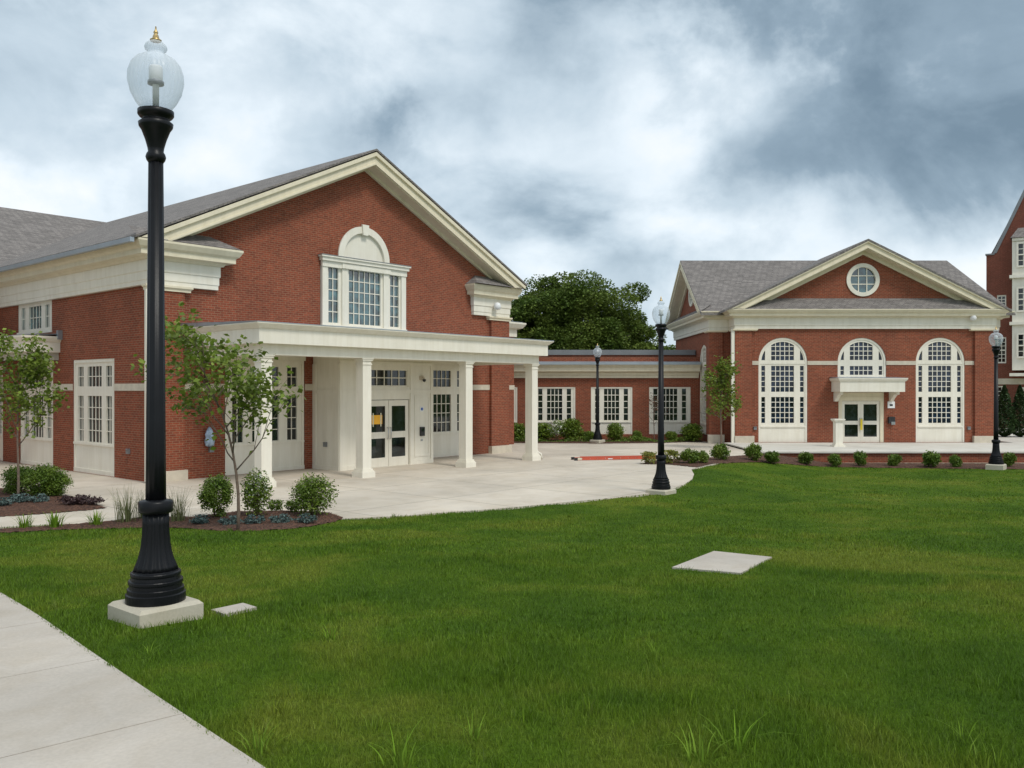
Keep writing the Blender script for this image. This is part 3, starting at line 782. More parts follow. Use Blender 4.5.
# tympanum
oc_c = (0.05, 7.86); oc = arc_pts(oc_c[0], oc_c[1], .78, 0, 2*math.pi, 32)[:-1]
GA, GS = 9.72, .494
wb.slab([(-5.4, 6.3), (5.5, 6.3), (5.5, 6.4), (.05, GA-.55), (-5.4, 6.4)], [oc], .002, .3)
TS2 = Matrix.Translation((B0, YE, 0)) @ Matrix.Rotation(R(-90), 4, 'Z')   # x' = YE - y
w2 = MB(TS2)
SWY = 1.75  # side arched window start (local y)
w2.slab(rect(0, YE-YB-.003, -.1, 6.1), [shift(arch_outline(1.9, .3, SPR), YE-SWY-1.9)], 0, .3)
MR = (YE+YB)/2; MA = 9.62; MS = .64
g2 = [(YE-MR-4.3, 6.35), (YE-MR+4.3, 6.35), (YE-MR, MA-.62)]
sox = arc_pts(YE-MR, 7.75, .62, 0, 2*math.pi, 28)[:-1]
w2.slab(g2, [sox], .004, .3)
k0 = len(wb.v); wb.v += w2.v; wb.f += [tuple(i+k0 for i in f) for f in w2.f]; wb.sm += w2.sm
wb.box(B0, X0, YB, YB+.3, -.1, 6.1); wb.box(X1, B1, YB, YB+.3, -.1, 6.1)
wb.box(X0, X0+.3, .3, YB+.3, -.1, 6.1); wb.box(X1-.3, X1, .3, YB+.3, -.1, 6.1)
wb.box(B1-.3, B1, YB+.3, YE, -.1, 6.1); wb.box(B0+.3, B1-.3, YE-.3, YE, -.1, 6.1)
# pilasters
for x0, x1, y in ((X0-.1, X0+.72, 0), (X1-.85, X1+.1, 0), (B0-.1, B0+.55, YB), ): wb.box(x0, x1, y-.12, y-.003, .4, 5.42)
wb.box(X0-.1, X0-.003, -.003, .55, .4, 5.42); wb.box(B0-.1, B0-.003, YB-.003, YB+.6, .4, 5.42); wb.box(X1+.003, X1+.1, -.003, .6, .4, 5.42)
wb.build('wall', 'brick', rh)
ar = MB()
for x, w_ in ((WX[0], 2.33), (WX[1], 2.33), (CW, 2.31)):
    c = x+w_/2; r0, r1 = w_/2+.005, w_/2+.33
    ar.slab([(c+r1, SPR), *arc_pts(c, SPR, r1, 0, math.pi, 24), (c-r1, SPR), *arc_pts(c, SPR, r0, math.pi, 0, 24)], [], -.012, -.002)
ar.build('brick_arch', 'brick', rh)
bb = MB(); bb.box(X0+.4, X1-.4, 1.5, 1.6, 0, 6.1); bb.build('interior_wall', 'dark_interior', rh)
boxes('stone_base', 'stone', rh, [(x0, x1, y-.2, y-.004, -.05, .42) for x0, x1, y in ((X0-.12, X0+.80, 0), (X1-.93, X1+.17, 0), (B0-.17, B0+.62, YB))])
bd = []
for x0, x1 in ((X0+.72, WX[0]), (WX[0]+2.33, CW), (CW+2.31, WX[1]), (WX[1]+2.33, X1-.85)): bd.append((x0, x1, -.025, -.001, 3.80, 3.99))
boxes('stone_band', 'stone', rh, bd)
frz = [(-.05, 5.52), (.12, 5.52), (.12, 5.66), (.15, 5.68), (.15, 6.04), (-.05, 6.04)]
crn = [(-.05, 6.04), (.20, 6.04), (.26, 6.10), (.44, 6.12), (.44, 6.22), (.52, 6.27), (.60, 6.38), (.60, 6.42), (-.05, 6.42)]
pth = [(B0, YE), (B0, YB), (X0, YB), (X0, 0), (X1, 0), (X1, YB), (B1, YB), (B1, YE)]
f_ = MB(); f_.sweep(frz, pth); f_.build('frieze', 'white_trim', rh)
f_ = MB(); f_.sweep(crn, pth); f_.build('cornice', 'cream', rh)
cap2 = [(0, 5.42), (.17, 5.42), (.22, 5.46), (.22, 5.52), (0, 5.52)]
for p_ in ([(X0, .6), (X0, 0), (X0+.75, 0), (X0+.75, .05)], [(X1-.88, .05), (X1-.88, 0), (X1, 0), (X1, .6)], [(B0, YB+.6), (B0, YB), (B0+.58, YB), (B0+.58, YB+.05)]):
    f_ = MB(); f_.sweep(cap2, p_); f_.build('pilaster_capital', 'cream', rh)
rf = MB()
e = .62
rf.plate([(B0-e, YB-e, MA-MS*(MR-YB+e)+.0), (B1+e, YB-e, MA-MS*(MR-YB+e)), (B1+e-.72, MR, MA), (B0-e, MR, MA)], .1)
rf.plate([(B0-e, MR, MA), (B1+e-.72, MR, MA), (B1+e, YE+e, MA-MS*(YE-MR+e)), (B0-e, YE+e, MA-MS*(YE-MR+e))], .1)
hw = 6.75
rf.plate([(.05-hw, -.66, GA-GS*hw), (.05, -.66, GA), (.05, MR, GA), (.05-hw, MR, GA-GS*hw)], .1)
rf.plate([(.05, -.66, GA), (.05+hw, -.66, GA-GS*hw), (.05+hw, MR, GA-GS*hw), (.05, MR, GA)], .1)
# skirt under the gable and under the side gable
rf.add([(X0-.58, -.59, 6.425), (X1+.58, -.59, 6.425), (X1-.2, 0, 6.98), (X0+.2, 0, 6.98)], [(0, 1, 2, 3)])
rf.add([(B0-.59, YB-.55, 6.425), (B0-.59, YE, 6.425), (B0-.002, YE, 6.8), (B0-.002, YB, 6.8)], [(0, 1, 2, 3)])
rf.build('roof', 'shingles', rh)
rk = MB()
for h0, h1, yf, yb in ((.055, .16, -.64, -.3), (.16, .36, -.57, -.3), (.36, .43, -.61, -.2), (.43, .47, -.5, 0), (.47, .66, -.1, -.0)):
    chevron(rk, .05, GA, GS, h0, h1, yf, yb, 6.43)
rk2 = MB(TS2)
for h0, h1, yf, yb in ((.055, .16, -.64, -.3), (.16, .40, -.57, -.3), (.40, .47, -.61, -.2), (.47, .51, -.5, 0), (.51, .72, -.1, -.0)):
    chevron(rk2, YE-MR, MA, MS, h0, h1, yf, yb, 6.43)
k0 = len(rk.v); rk.v += rk2.v; rk.f += [tuple(i+k0 for i in f) for f in rk2.f]; rk.sm += rk2.sm
rk.build('rake_cornice', 'cream', rh)
# arched windows
def arched(parent, loc, rot=0, w_=2.33, low=True, panel0=.0):
    c = w_/2; sp = SPR-FL; k = w_/2.33
    xs_ = ((.15*k, .33*k, 1), (.62*k, 1.71*k, 5), (2.0*k, 2.18*k, 1)); L = []
    top = []
    for i, (x0, x1, n) in enumerate(xs_):
        L.append((x0, x1, 2.42, 3.66, n, 5))
        if low: L.append((x0, x1, .93, 2.17, n, 5))
        L.append((x0, x1, 3.93, 0, n, 4 if i == 1 else 2, (c, sp-.02, (.99 if i == 1 else 1.02)*k)))
    out_ = [(x, z) for x, z in arch_outline(w_, panel0, sp)]
    def ex(b):
        b.slab([(w_-.0, sp-.3), *arc_pts(c, sp, c-.001, 0, math.pi, 24), (0, sp-.3), (.09, sp-.3), *arc_pts(c, sp, c-.09, math.pi, 0, 24), (w_-.09, sp-.3)], [], -.03, -.001)
        b.box(.0, .09, -.03, 0, panel0, sp-.3); b.box(w_-.09, w_, -.03, 0, panel0, sp-.3)
        b.box(.09, w_-.09, -.045, 0, .72, .80)
        b.box(.09, w_-.09, -.02, 0, 3.74, 3.84)
    return make_window(parent, w_, L, out_, loc, rot, glass='blue_glass', mw=.032, depth=.1, extra=ex, name='arched_window')
for x in WX: arched(rh, (x, .05, FL))
arched(rh, (B0+.05, SWY+1.9, FL), R(-90), 1.9, panel0=.25)
# centre window (upper part only)
L = [(.15, .32, 3.33, 3.75, 1, 2), (.60, 1.69, 3.33, 3.75, 5, 2), (1.98, 2.15, 3.33, 3.75, 1, 2)]
for i, (x0, x1, n) in enumerate(((.15, .32, 1), (.60, 1.69, 5), (1.98, 2.15, 1))): L.append((x0, x1, 4.04, 0, n, 4 if i == 1 else 2, (1.155, SPR-.02, .98 if i == 1 else 1.0)))
def ex(b):
    b.slab([(2.31, SPR-.2), *arc_pts(1.155, SPR, 1.154, 0, math.pi, 24), (0, SPR-.2), (.09, SPR-.2), *arc_pts(1.155, SPR, 1.065, math.pi, 0, 24), (2.22, SPR-.2)], [], -.03, -.001)
    b.box(0, .09, -.03, 0, 3.2, SPR-.2); b.box(2.22, 2.31, -.03, 0, 3.2, SPR-.2); b.box(.09, 2.22, -.045, 0, 3.2, 3.27)
make_window(rh, 2.31, L, arch_outline(2.31, 3.2, SPR), (CW, .05, 0), glass='blue_glass', mw=.032, extra=ex, name='arched_window')
# oculus
def oculus(c, r0, T, r1):
    b = MB(T); n = 36
    b.slab(arc_pts(c[0], c[1], r0, 0, 2*math.pi, n)[:-1], [arc_pts(c[0], c[1], r1, 0, 2*math.pi, n)[:-1]], -.05, .12)
    for d in (-1/3, 1/3):
        h = math.sqrt(1-d*d)*r1
        b.box(c[0]+d*r1-.022, c[0]+d*r1+.022, .02, .05, c[1]-h, c[1]+h); b.box(c[0]-h, c[0]+h, .022, .052, c[1]+d*r1-.022, c[1]+d*r1+.022)
    f = b.build('round_window', 'white_trim', rh)
    g = MB(T); g.slab(arc_pts(c[0], c[1], r1+.01, 0, 2*math.pi, n)[:-1], [], .06, .08); g.build('pane', 'sky_tint_glass', f)
oculus(oc_c, .79, None, .60)
oculus((YE-MR, 7.75), .63, TS2, .48)
# door canopy
cb = MB(); cx0, cx1 = -1.45, 1.57
cb.sweep([(-.2, 2.52), (0, 2.52), (0, 3.0), (.06, 3.04), (.10, 3.12), (.10, 3.16), (-.2, 3.16)], [(cx0, 0), (cx0, -1.1), (cx1, -1.1), (cx1, 0)])
cb.box(cx0+.15, cx1-.15, -.95, -.003, 2.56, 2.60)
cb.build('door_canopy', 'white_trim', rh)
cf = MB(); cf.plate([(cx0-.1, -1.2, 3.17), (cx1+.1, -1.2, 3.17), (cx1+.1, -.005, 3.22), (cx0-.1, -.005, 3.22)], .012); cf.build('canopy_flashing', 'flashing', rh)
for x in (-1.27, 1.37):
    k_ = MB(); k_.T = Matrix.Translation((x, 0, 0)) @ Matrix.Rotation(R(90), 4, 'Z')
    k_.slab([(-.8, 2.52), (-.8, 2.40), (-.55, 2.36), (-.3, 2.2), (-.16, 2.06), (-.004, 2.06), (-.004, 2.52)], [], -.08, .08)
    k_.build('canopy_bracket', 'white_trim', rh)
# doorway
dwx = CW+.04; dw = 2.18
dm = MB(); dm.slab(rect(dwx, dwx+dw, FL, 2.52), [rect(dwx+.18, dwx+2.0, FL+.005, 2.08)], .03, .14); dm.box(dwx+.05, dwx+dw-.05, 0, .03, 2.2, 2.28)
dm.build('door_frame', 'cream', rh)
for i in range(2):
    LW = .90
    db = MB(); db.slab(rect(0, LW, 0.01, 1.97), [rect(.13, LW-.13, .27, .85), rect(.13, LW-.13, 1.03, 1.82)], 0, .05)
    d = db.build('door', 'white_trim', rh, (dwx+.185+i*.905, .07, FL))
    g = MB(); g.box(.12, LW-.12, .02, .03, .26, .86); g.box(.12, LW-.12, .02, .03, 1.02, 1.83); g.build('pane', 'window_glass', d)
    hx = LW-.05 if i == 0 else .05
    hb = MB(); hb.tube([(hx, 0, .82), (hx, -.05, .84), (hx, -.06, 1.0), (hx, -.05, 1.13), (hx, 0, 1.15)], .016); hb.build('handle', 'steel', d)
ds = MB(); ds.box(X0-.27, X0-.13, -.14, -.0, 0, 5.5); ds.build('downspout', 'white_trim', rh)
ax = rh.location
b = MB(); b.box(-.05, .05, -.02, 0, -.42, .1); o = b.build('door_tag', 'yellow_tag', None, (ax.x+dwx+1.09, ax.y+.0, 1.12)); tag(o, 'yellow tag hanging from the handles of the hall doors', 'tag')
o = empty('wall_sign', (ax.x+1.40, ax.y-.002, 1.90), 0, 'small white square sign with a dark symbol on brick right of the doors', 'sign')
b = MB(); b.box(-.17, .17, -.02, 0, -.16, .16); b.build('plate', 'white_plastic', o)
b = MB(); b.box(-.07, .07, -.024, -.021, -.06, .03); b.build('symbol', 'dark_plastic', o)
o = empty('call_box', (ax.x+1.40, ax.y-.002, 1.15), 0, 'black call box below the square sign on the brick wall', 'call box')
b = MB(); b.box(-.16, .14, -.12, 0, -.14, .18); b.build('housing', 'dark_plastic', o)
b = MB(); b.box(-.04, .14, -.13, -.121, -.2, -.06); b.build('plate', 'steel', o)
o = copy_tree(WLIGHT); o.location = (ax.x+X1-1.05, ax.y-.16, 6.05-.0); o.rotation_euler = (0, 0, 0); o['label'] = 'small white wall light on the right end of the frieze of the arched hall'
outlet((ax.x+X0+.88, ax.y-.002, .8), 'grey outlet box on brick left of the first arched window', 0)
outlet((ax.x+X1-1.1, ax.y-.002, .8), 'grey outlet box on brick right of the third arched window', 0)
# white post left of the doorway
o = empty('stone_post', ((838-512)/F*38.4, 38.4, .1), 0, 'short white post with a cap standing on the terrace left of the hall doors', 'post')
b = MB(); b.box(-.16, .16, -.16, .16, .12, 1.12); b.build('shaft', 'white_trim', o)
b = MB(); b.box(-.21, .21, -.21, .21, 1.12, 1.17); b.box(-.24, .24, -.24, .24, 1.17, 1.23); b.build('cap', 'white_trim', o)
b = MB(); b.box(-.26, .26, -.26, .26, 0, .06); b.box(-.2, .2, -.2, .2, .06, .12); b.build('base', 'white_trim', o)

# terrace and retaining wall
tb = MB(); tb.plate([(10.1, 35.36, .1), (44, 35.36, .1), (44, 56, .1), (23.9, 56, .1), (23.9, 41.2, .1), (10.1, 41.2, .1)], .05); tag(tb.build('terrace', 'cap_concrete'), kind='structure')
o = empty('retaining_wall', (27, 35.36, 0), 0, 'low brick retaining wall with a pale cap along the terrace edge', 'wall')
b = MB(); b.box(-16.85, 17, .04, .34, -.6, .045); b.build('brickwork', 'brick', o)
b = MB(); b.box(-16.9, 17, -.06, -.003, .04, .103); b.build('cap', 'cap_concrete', o)
b = MB(); b.box(-16.87, 17, .0, .038, -.42, -.36); b.build('ledge', 'stone', o)

# ================================================================ WING
wg = empty('low_wing', (0, 45, 0), 0, 'long low brick wing with white three light windows between the two halls', 'building')
wins = [(572-534)/2]
WW = 2.15; wx = [(x-512)/F*45 for x in (476, 534, 591, 649.2)]
wb = MB(); wb.slab(rect(-7, 9.75, -.1, 4.3), [rect(x, x+WW, .3, 2.75) for x in wx], 0, .3)
wb.box(-7, 9.75, .8, 1.1, 4.0, 4.45)
wb.build('wall', 'brick', wg)
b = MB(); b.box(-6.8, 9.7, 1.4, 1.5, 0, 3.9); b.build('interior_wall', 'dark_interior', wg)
b = MB(); b.sweep([(-.05, 3.22), (.10, 3.22), (.10, 3.36), (.16, 3.38), (.16, 3.48), (.22, 3.50), (.40, 3.56), (.42, 3.74), (.50, 3.84), (.54, 3.92), (-.05, 3.92)], [(-7, 0), (9.7, 0)]); b.build('cornice', 'cream', wg)
b = MB(); b.box(-7, 9.7, -.60, -.50, 3.90, 4.04); b.plate([(-7, -.58, 4.02), (9.7, -.58, 4.02), (9.7, .8, 4.18), (-7, .8, 4.18)], .05); b.build('gutter', 'flashing', wg)
b = MB(); b.box(-7, 9.7, .72, 1.18, 4.45, 4.70); b.plate([(-7, .75, 4.72), (9.7, .75, 4.72), (9.7, 9, 4.8), (-7, 9, 4.8)], .04); b.build('coping', 'grey_metal', wg)
for x in wx:
    L = [(.22, .44, .72, 2.36, 1, 5), (.68, 1.47, .72, 2.36, 4, 5), (1.71, 1.93, .72, 2.36, 1, 5)]
    def ex(b):
        b.box(.02, WW-.02, -.05, 0, .60, .66); b.box(0, .07, -.03, 0, 0, 2.42); b.box(WW-.07, WW, -.03, 0, 0, 2.42); b.box(.07, WW-.07, -.03, 0, 2.35+.03, 2.44)
    make_window(wg, WW, L, rect(0, WW, 0, 2.45), (x, .04, .30), mw=.034, extra=ex)

# ================================================================ FAR DORMITORY
dm_ = empty('tall_dormitory', (32.9, 60, 0), R(-33), 'tall brick building with steep gable and white bay window at the right picture edge', 'building')
b = MB()
b.slab([(0, -.5), (12, -.5), (12, 11.9), (10.4, 12.1), (5.3, 22.8), (.5, 12.1), (0, 11.9)], [rect(.65, 1.2, z0, z1) for z0, z1 in ((.9, 2.85), (4.4, 6.2), (7.6, 9.1))], 0, .4)
b.box(0, .3, .4, 14, -.5, 11.8); b.box(11.7, 12, .4, 14, -.5, 11.8)
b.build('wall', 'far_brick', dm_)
b = MB(); b.plate([(.1, .4, 11.7), (5.3, .4, 22.3), (5.3, 14, 22.3), (.1, 14, 11.7)], .2); b.plate([(5.3, .4, 22.3), (11.9, .4, 11.7), (11.9, 14, 11.7), (5.3, 14, 22.3)], .2); b.build('roof', 'shingles', dm_)
b = MB(); b.box(-.06, .5, -.06, .45, 11.9, 12.0); b.slab([(.4, 12.0), (.62, 12.0), (5.3, 22.6), (5.3, 23.1)], [], -.06, .45); b.build('coping', 'grey_metal', dm_)
b = MB(); b.box(0, 12, -.03, -.002, 2.95, 3.35); b.build('stone_band', 'stone', dm_)
for z0, z1 in ((.9, 2.85), (4.4, 6.2), (7.6, 9.1)):
    h = z1-z0
    make_window(dm_, .55, [(.07, .48, .1, h*.5-.04, 2, 3), (.07, .48, h*.5+.04, h-.1, 2, 3)], rect(0, .55, 0, h), (.65, .05, z0), mw=.04)
by = MB(); by.box(1.6, 7, -.9, -.003, 3.9, 12.6)
for z in (3.5, 6.95, 10.1): by.box(1.45, 7.2, -1.12, -.004, z, z+.2)
by.box(1.6, 7.1, -1.0, -.005, 12.6, 12.8)
by.build('bay', 'white_trim', dm_)
b = MB(); b.add([(1.5, -1.1, 12.81), (7.2, -1.1, 12.81), (7.2, -.003, 13.6), (1.9, -.003, 13.6)], [(0, 1, 2, 3)]); b.add([(1.5, -1.1, 12.81), (1.9, -.003, 13.6), (1.5, -.003, 12.81)], [(0, 1, 2)]); b.build('bay_roof', 'shingles', dm_)
for x in (1.85, 3.6, 5.3):
    for z0, z1 in ((4.7, 6.4), (7.8, 9.5), (10.8, 12.5)):
        h = z1-z0
        make_window(dm_, 1.4, [(.12, 1.28, .12, h*.5-.04, 4, 2), (.12, 1.28, h*.5+.04, h-.12, 4, 2)], rect(0, 1.4, 0, h), (x, -.995, z0), mw=.04, depth=.045)
make_window(dm_, 1.5, [(.15, 1.35, .15, 1.9, 4, 4)], rect(0, 1.5, 0, 2.05), (2.1, -.02, .7), mw=.04)

# ================================================================ LAMP POSTS
def make_lamp():
    r_ = empty('street_lamp')
    b = MB()
    prof = [(0.2372, 0), (0.2390, .004), (0.2390, .070), (0.2325, .074), (0.2260, .078), (0.2260, .112), (0.2232, .116), (0.2120, .120), (0.2102, .150), (0.2158, .153), (0.2176, .160), (0.2176, .178), (0.2139, .184), (0.1990, .188), (0.1953, .215), (0.1990, .219), (0.2009, .226), (0.2009, .242), (0.1972, .249), (0.1860, .253), (0.1832, .262)]
    b.lathe(prof, 40, smooth=False); b.lathe([(0.1832, .26), (0.1674, .30), (0.1469, .35), (0.1302, .41), (0.1190, .48), (0.1116, .56), (0.1070, .65), (0.1070, .74)], 64, flute=16, amp=.12)
    b.lathe([(0.1070, .735), (0.1348, .75), (0.1395, .77), (0.1395, .83), (0.1302, .845), (0.0884, .855)], 32); b.build('base', 'black_paint', r_)
    b = MB(); b.lathe([(.083, .85), (.080, 1.2), (.060, 3.74)], 48, flute=12, amp=.07); b.build('shaft', 'black_paint', r_)
    b = MB(); b.lathe([(.062, 3.70), (.075, 3.72), (.082, 3.745), (.075, 3.77), (.062, 3.79), (.066, 3.82), (.085, 3.890), (.115, 3.970), (.135, 4.000), (.14, 4.030), (.115, 4.050), (.105, 4.065), (.13, 4.080), (.145, 4.100), (.145, 4.135), (.10, 4.150)], 32); b.build('capital', 'black_paint', r_)
    b = MB(); b.lathe([(.118, 4.145), (.165, 4.210), (.205, 4.290), (.225, 4.380), (.222, 4.450), (.20, 4.520), (.16, 4.570), (.11, 4.600), (.070, 4.615), (.066, 4.640), (.085, 4.650), (.092, 4.670), (.082, 4.695), (.060, 4.715), (.035, 4.730)], 40); b.build('globe', 'globe_glass', r_, fix=True)
    b = MB(); b.lathe([(.026, 4.150), (.026, 4.362), (.055, 4.39), (.055, 4.500), (.05, 4.515), (.03, 4.520)], 20); b.build('lamp_housing', 'white_plastic', r_)
    b = MB(); b.lathe([(.03, 4.355), (.066, 4.360), (.066, 4.385), (.056, 4.389)], 20); b.build('lamp_socket', 'grey_metal', r_)
    b = MB(); b.lathe([(.045, 4.725), (.048, 4.735), (.03, 4.745), (.022, 4.775), (.012, 4.785), (.020, 4.795), (.018, 4.805), (.008, 4.820), (.005, 4.850)], 16); b.build('finial', 'brass', r_)
    b = MB(); h = .278; c = .03; T = Matrix.Rotation(LA, 4, 'Z'); b.T = T
    b.add([(-h, -h, -.35), (h, -h, -.35), (h, h, -.35), (-h, h, -.35), (-h, -h, -c), (h, -h, -c), (h, h, -c), (-h, h, -c), (-h+c, -h+c, 0), (h-c, -h+c, 0), (h-c, h-c, 0), (-h+c, h-c, 0)],
          [(0, 1, 5, 4), (1, 2, 6, 5), (2, 3, 7, 6), (3, 0, 4, 7), (4, 5, 9, 8), (5, 6, 10, 9), (6, 7, 11, 10), (7, 4, 8, 11), (8, 9, 10, 11), (3, 2, 1, 0)]); b.build('footing', 'footing_concrete', r_)
    return r_
lamp0 = make_lamp()
lamps = [((-3.01, 7.31, .905), 1, 'large black street lamp in the near lawn beside the sidewalk'),
         (((661-512)/F*22.3, 22.3, .10), 1.025, 'black street lamp on the curved paving edge in mid picture'),
         (((597.5-512)/F*42.4, 42.4, .17), .975, 'small distant black street lamp in front of the low wing'),
         (((996-512)/F*32.4, 32.4, -.145), 1.065, 'black street lamp on the grass before the terrace at far right')]
for i, (p, s_, lab) in enumerate(lamps):
    o = lamp0 if i == 0 else copy_tree(lamp0)
    o.location = p; o.scale = (s_,)*3; tag(o, lab, 'street lamp', 'black street lamps')

# ================================================================ small ground things
def slab_quad(name, pxs, lab, cat, mat='walk_concrete', lift=.03):
    pts = [at(*p) for p in pxs]; c = Vector([sum(q[i] for q in pts)/len(pts) for i in range(3)])
    b = MB(); b.plate([(q[0]-c.x, q[1]-c.y, q[2]-c.z+lift) for q in pts], .15)
    o = b.build(name, mat, None, tuple(c)); tag(o, lab, cat); 
    return [(q[0], q[1]) for q in pts]
slabA = slab_quad('concrete_slab', [(672, 569), (741, 575), (772, 558.5), (714, 552.5)], 'flat pale concrete utility slab in the middle of the lawn', 'utility cover', lift=.022)
slabB = slab_quad('utility_cover', [(211, 613), (225, 617.5), (257, 610.5), (243, 606)], 'small flat concrete cover in grass right of the near lamp footing', 'utility cover', lift=.028)

# ladder
o = empty('ladder', (0, 0, 0), 0, 'orange extension ladder lying flat on the paving behind the mid lamp', 'ladder')
p0 = Vector((*flat_at(577, 460.6), 0)); p1 = Vector((*flat_at(664, 459.0), 0)); dl = (p1-p0); LL = dl.length; o.location = p0; o.rotation_euler = (0, 0, math.atan2(dl.y, dl.x))
for y in (0, .42):
    b = MB(); b.box(0.0, LL, y-.02, y+.02, .015, .085); b.build('rail', 'ladder_orange', o)
    b = MB(); b.box(.25, LL+.1, y+.045-.015, y+.045+.02, .04, .112); b.build('fly_rail', 'ladder_orange', o)
b = MB()
for i in range(int(LL/.3)): b.tube([(.2+i*.3, -.02, .07), (.2+i*.3, .44, .07)], .016, 6)
b.build('rungs', 'steel', o)
b = MB()
b.box(1.2, 1.38, -.024, -.0205, .035, .065)
b.build('sticker', 'white_plastic', o)
b = MB()
for y in (0, .42): b.box(-.10, .02, y-.035, y+.035, .0, .10)
b.build('foot', 'dark_plastic', o)
b = MB(); b.box(.02, .18, -.026, -.0205, .03, .10); b.build('end_cap', 'tape', o)

# ================================================================ vegetation
def leaf_quads(P, size, rng, up=.3, aspect=.55, fold=0):
    n = len(P)
    nrm = rng.normal(size=(n, 3)); nrm[:, 2] = np.abs(nrm[:, 2])+up; nrm /= np.linalg.norm(nrm, axis=1)[:, None]
    a = rng.normal(size=(n, 3)); a -= nrm*(a*nrm).sum(1)[:, None]; a /= np.linalg.norm(a, axis=1)[:, None]
    b = np.cross(nrm, a); s = (size*rng.uniform(.65, 1.3, n))[:, None]
    V = np.stack([P-a*s*.5, P+b*s*aspect*.5+nrm*s*.08, P+a*s*.5, P-b*s*aspect*.5+nrm*s*.08], 1)
    return V.reshape(-1, 3)
def leaf_obj(name, P, size, mat, parent, rng, **kw):
    V = leaf_quads(P, size, rng, **kw); f = np.arange(len(V)).reshape(-1, 4)
    return np_mesh(name, V, f, mat, parent)
def clumped(rng, n, w_, h_, lumps=16, spread=.13, fill=.80, zmin=.0, squash=1.0):
    """points in an uneven ball of width w_, height h_ standing on z = 0"""
    d = rng.normal(size=(lumps, 3)); d /= np.linalg.norm(d, axis=1)[:, None]; r_ = fill*rng.uniform(.55, 1.12, lumps)[:, None]
    c = d*r_*np.array([w_/2, w_/2, h_/2]); c[:, 2] += h_*.52
    k_ = rng.integers(0, lumps, n); P = c[k_]+rng.normal(size=(n, 3))*spread*np.array([w_, w_, h_])*.72
    q = ((P-np.array([0, 0, h_*.5]))/np.array([w_/2, w_/2, h_/2])); q = (q*q).sum(1)
    return P[(P[:, 2] > zmin) & (q < rng.uniform(.65, 1.45, len(P)))]
def make_shrub(name, w_, h_, n, leaf, mat, seed, label, cat='shrub', stems=True, group=None, **kw):
    rng = np.random.default_rng(seed); r_ = empty(name); tag(r_, label, cat, group)
    leaf_obj('foliage', clumped(rng, n, w_, h_, **kw), leaf, mat, r_, rng)
    if stems:
        b = MB()
        for i in range(7):
            a = rng.uniform(0, 6.28); q = rng.uniform(.1, .32)*w_
            b.tube([(math.cos(a)*q*.2, math.sin(a)*q*.2, -.05), (math.cos(a)*q*.6, math.sin(a)*q*.6, h_*.3), (math.cos(a)*q, math.sin(a)*q, h_*.62)], [.012, .009, .005], 5)
        b.build('stems', 'bark', r_)
    return r_
def put(o, px, py, s=1, rot=0, hf=gr, sz=None):
    p = at(px, py, hf); o.location = (p[0], p[1], p[2]+.02); o.rotation_euler = (0, 0, rot); o.scale = (s, s, sz or s); return o

# bed A
s1 = make_shrub('shrub', .72, .95, 6500, .05, 'shrub_leaf', 1, 'round dark green shrub left of the young tree in the front bed'); put(s1, 217, 519)
s3 = make_shrub('shrub', .95, .86, 6500, .055, 'shrub_leaf', 2, 'dark green shrub at the right tip of the front bed', lumps=34, spread=.2); put(s3, 313.5, 517)
s2 = make_shrub('flowering_shrub', .62, .98, 3800, .055, 'shrub_leaf', 3, 'upright shrub with pale flowers between the two dark shrubs of the front bed', lumps=30, spread=.2); put(s2, 257, 518)
rng = np.random.default_rng(33); leaf_obj('flowers', clumped(rng, 330, .66, .98, lumps=30, spread=.2, zmin=.35), .05, 'flower_white', s2, rng, aspect=.8)
low_labels = [('blue_mound_plant', 200, 526, 'blue_leaf', .42, .20, 'blue grey mound plant at the left end of the front bed'),
 ('blue_mound_plant', 230, 527, 'blue_leaf', .42, .22, 'blue grey mound plant just left of the young tree trunk'),
 ('blue_mound_plant', 254, 526, 'blue_leaf', .42, .22, 'blue grey mound plant just right of the young tree trunk'),
 ('blue_mound_plant', 281, 525, 'blue_leaf', .42, .24, 'blue grey mound plant below the yellow green plants'),
 ('blue_mound_plant', 306, 525, 'blue_leaf', .42, .24, 'blue grey mound plant under the rightmost shrub of the front bed'),
 ('low_plant', 276, 513, 'bright_shrub_leaf', .36, .30, 'low yellow green plant right of the flowering shrub'),
 ('low_plant', 293, 514, 'bright_shrub_leaf', .36, .28, 'low yellow green plant beside the rightmost shrub of the front bed')]
base_low = {}
for nm, px, py, mt, w_, h_, lab in low_labels:
    if mt not in base_low:
        o = base_low[mt] = make_shrub(nm, w_, h_, 700, .05, mt, 40+len(base_low), lab, 'plant', False, lumps=18, group='low mounded bedding plants')
    else: o = copy_tree(base_low[mt]); o['label'] = lab
    put(o, px, py, 1, random.uniform(0, 6))
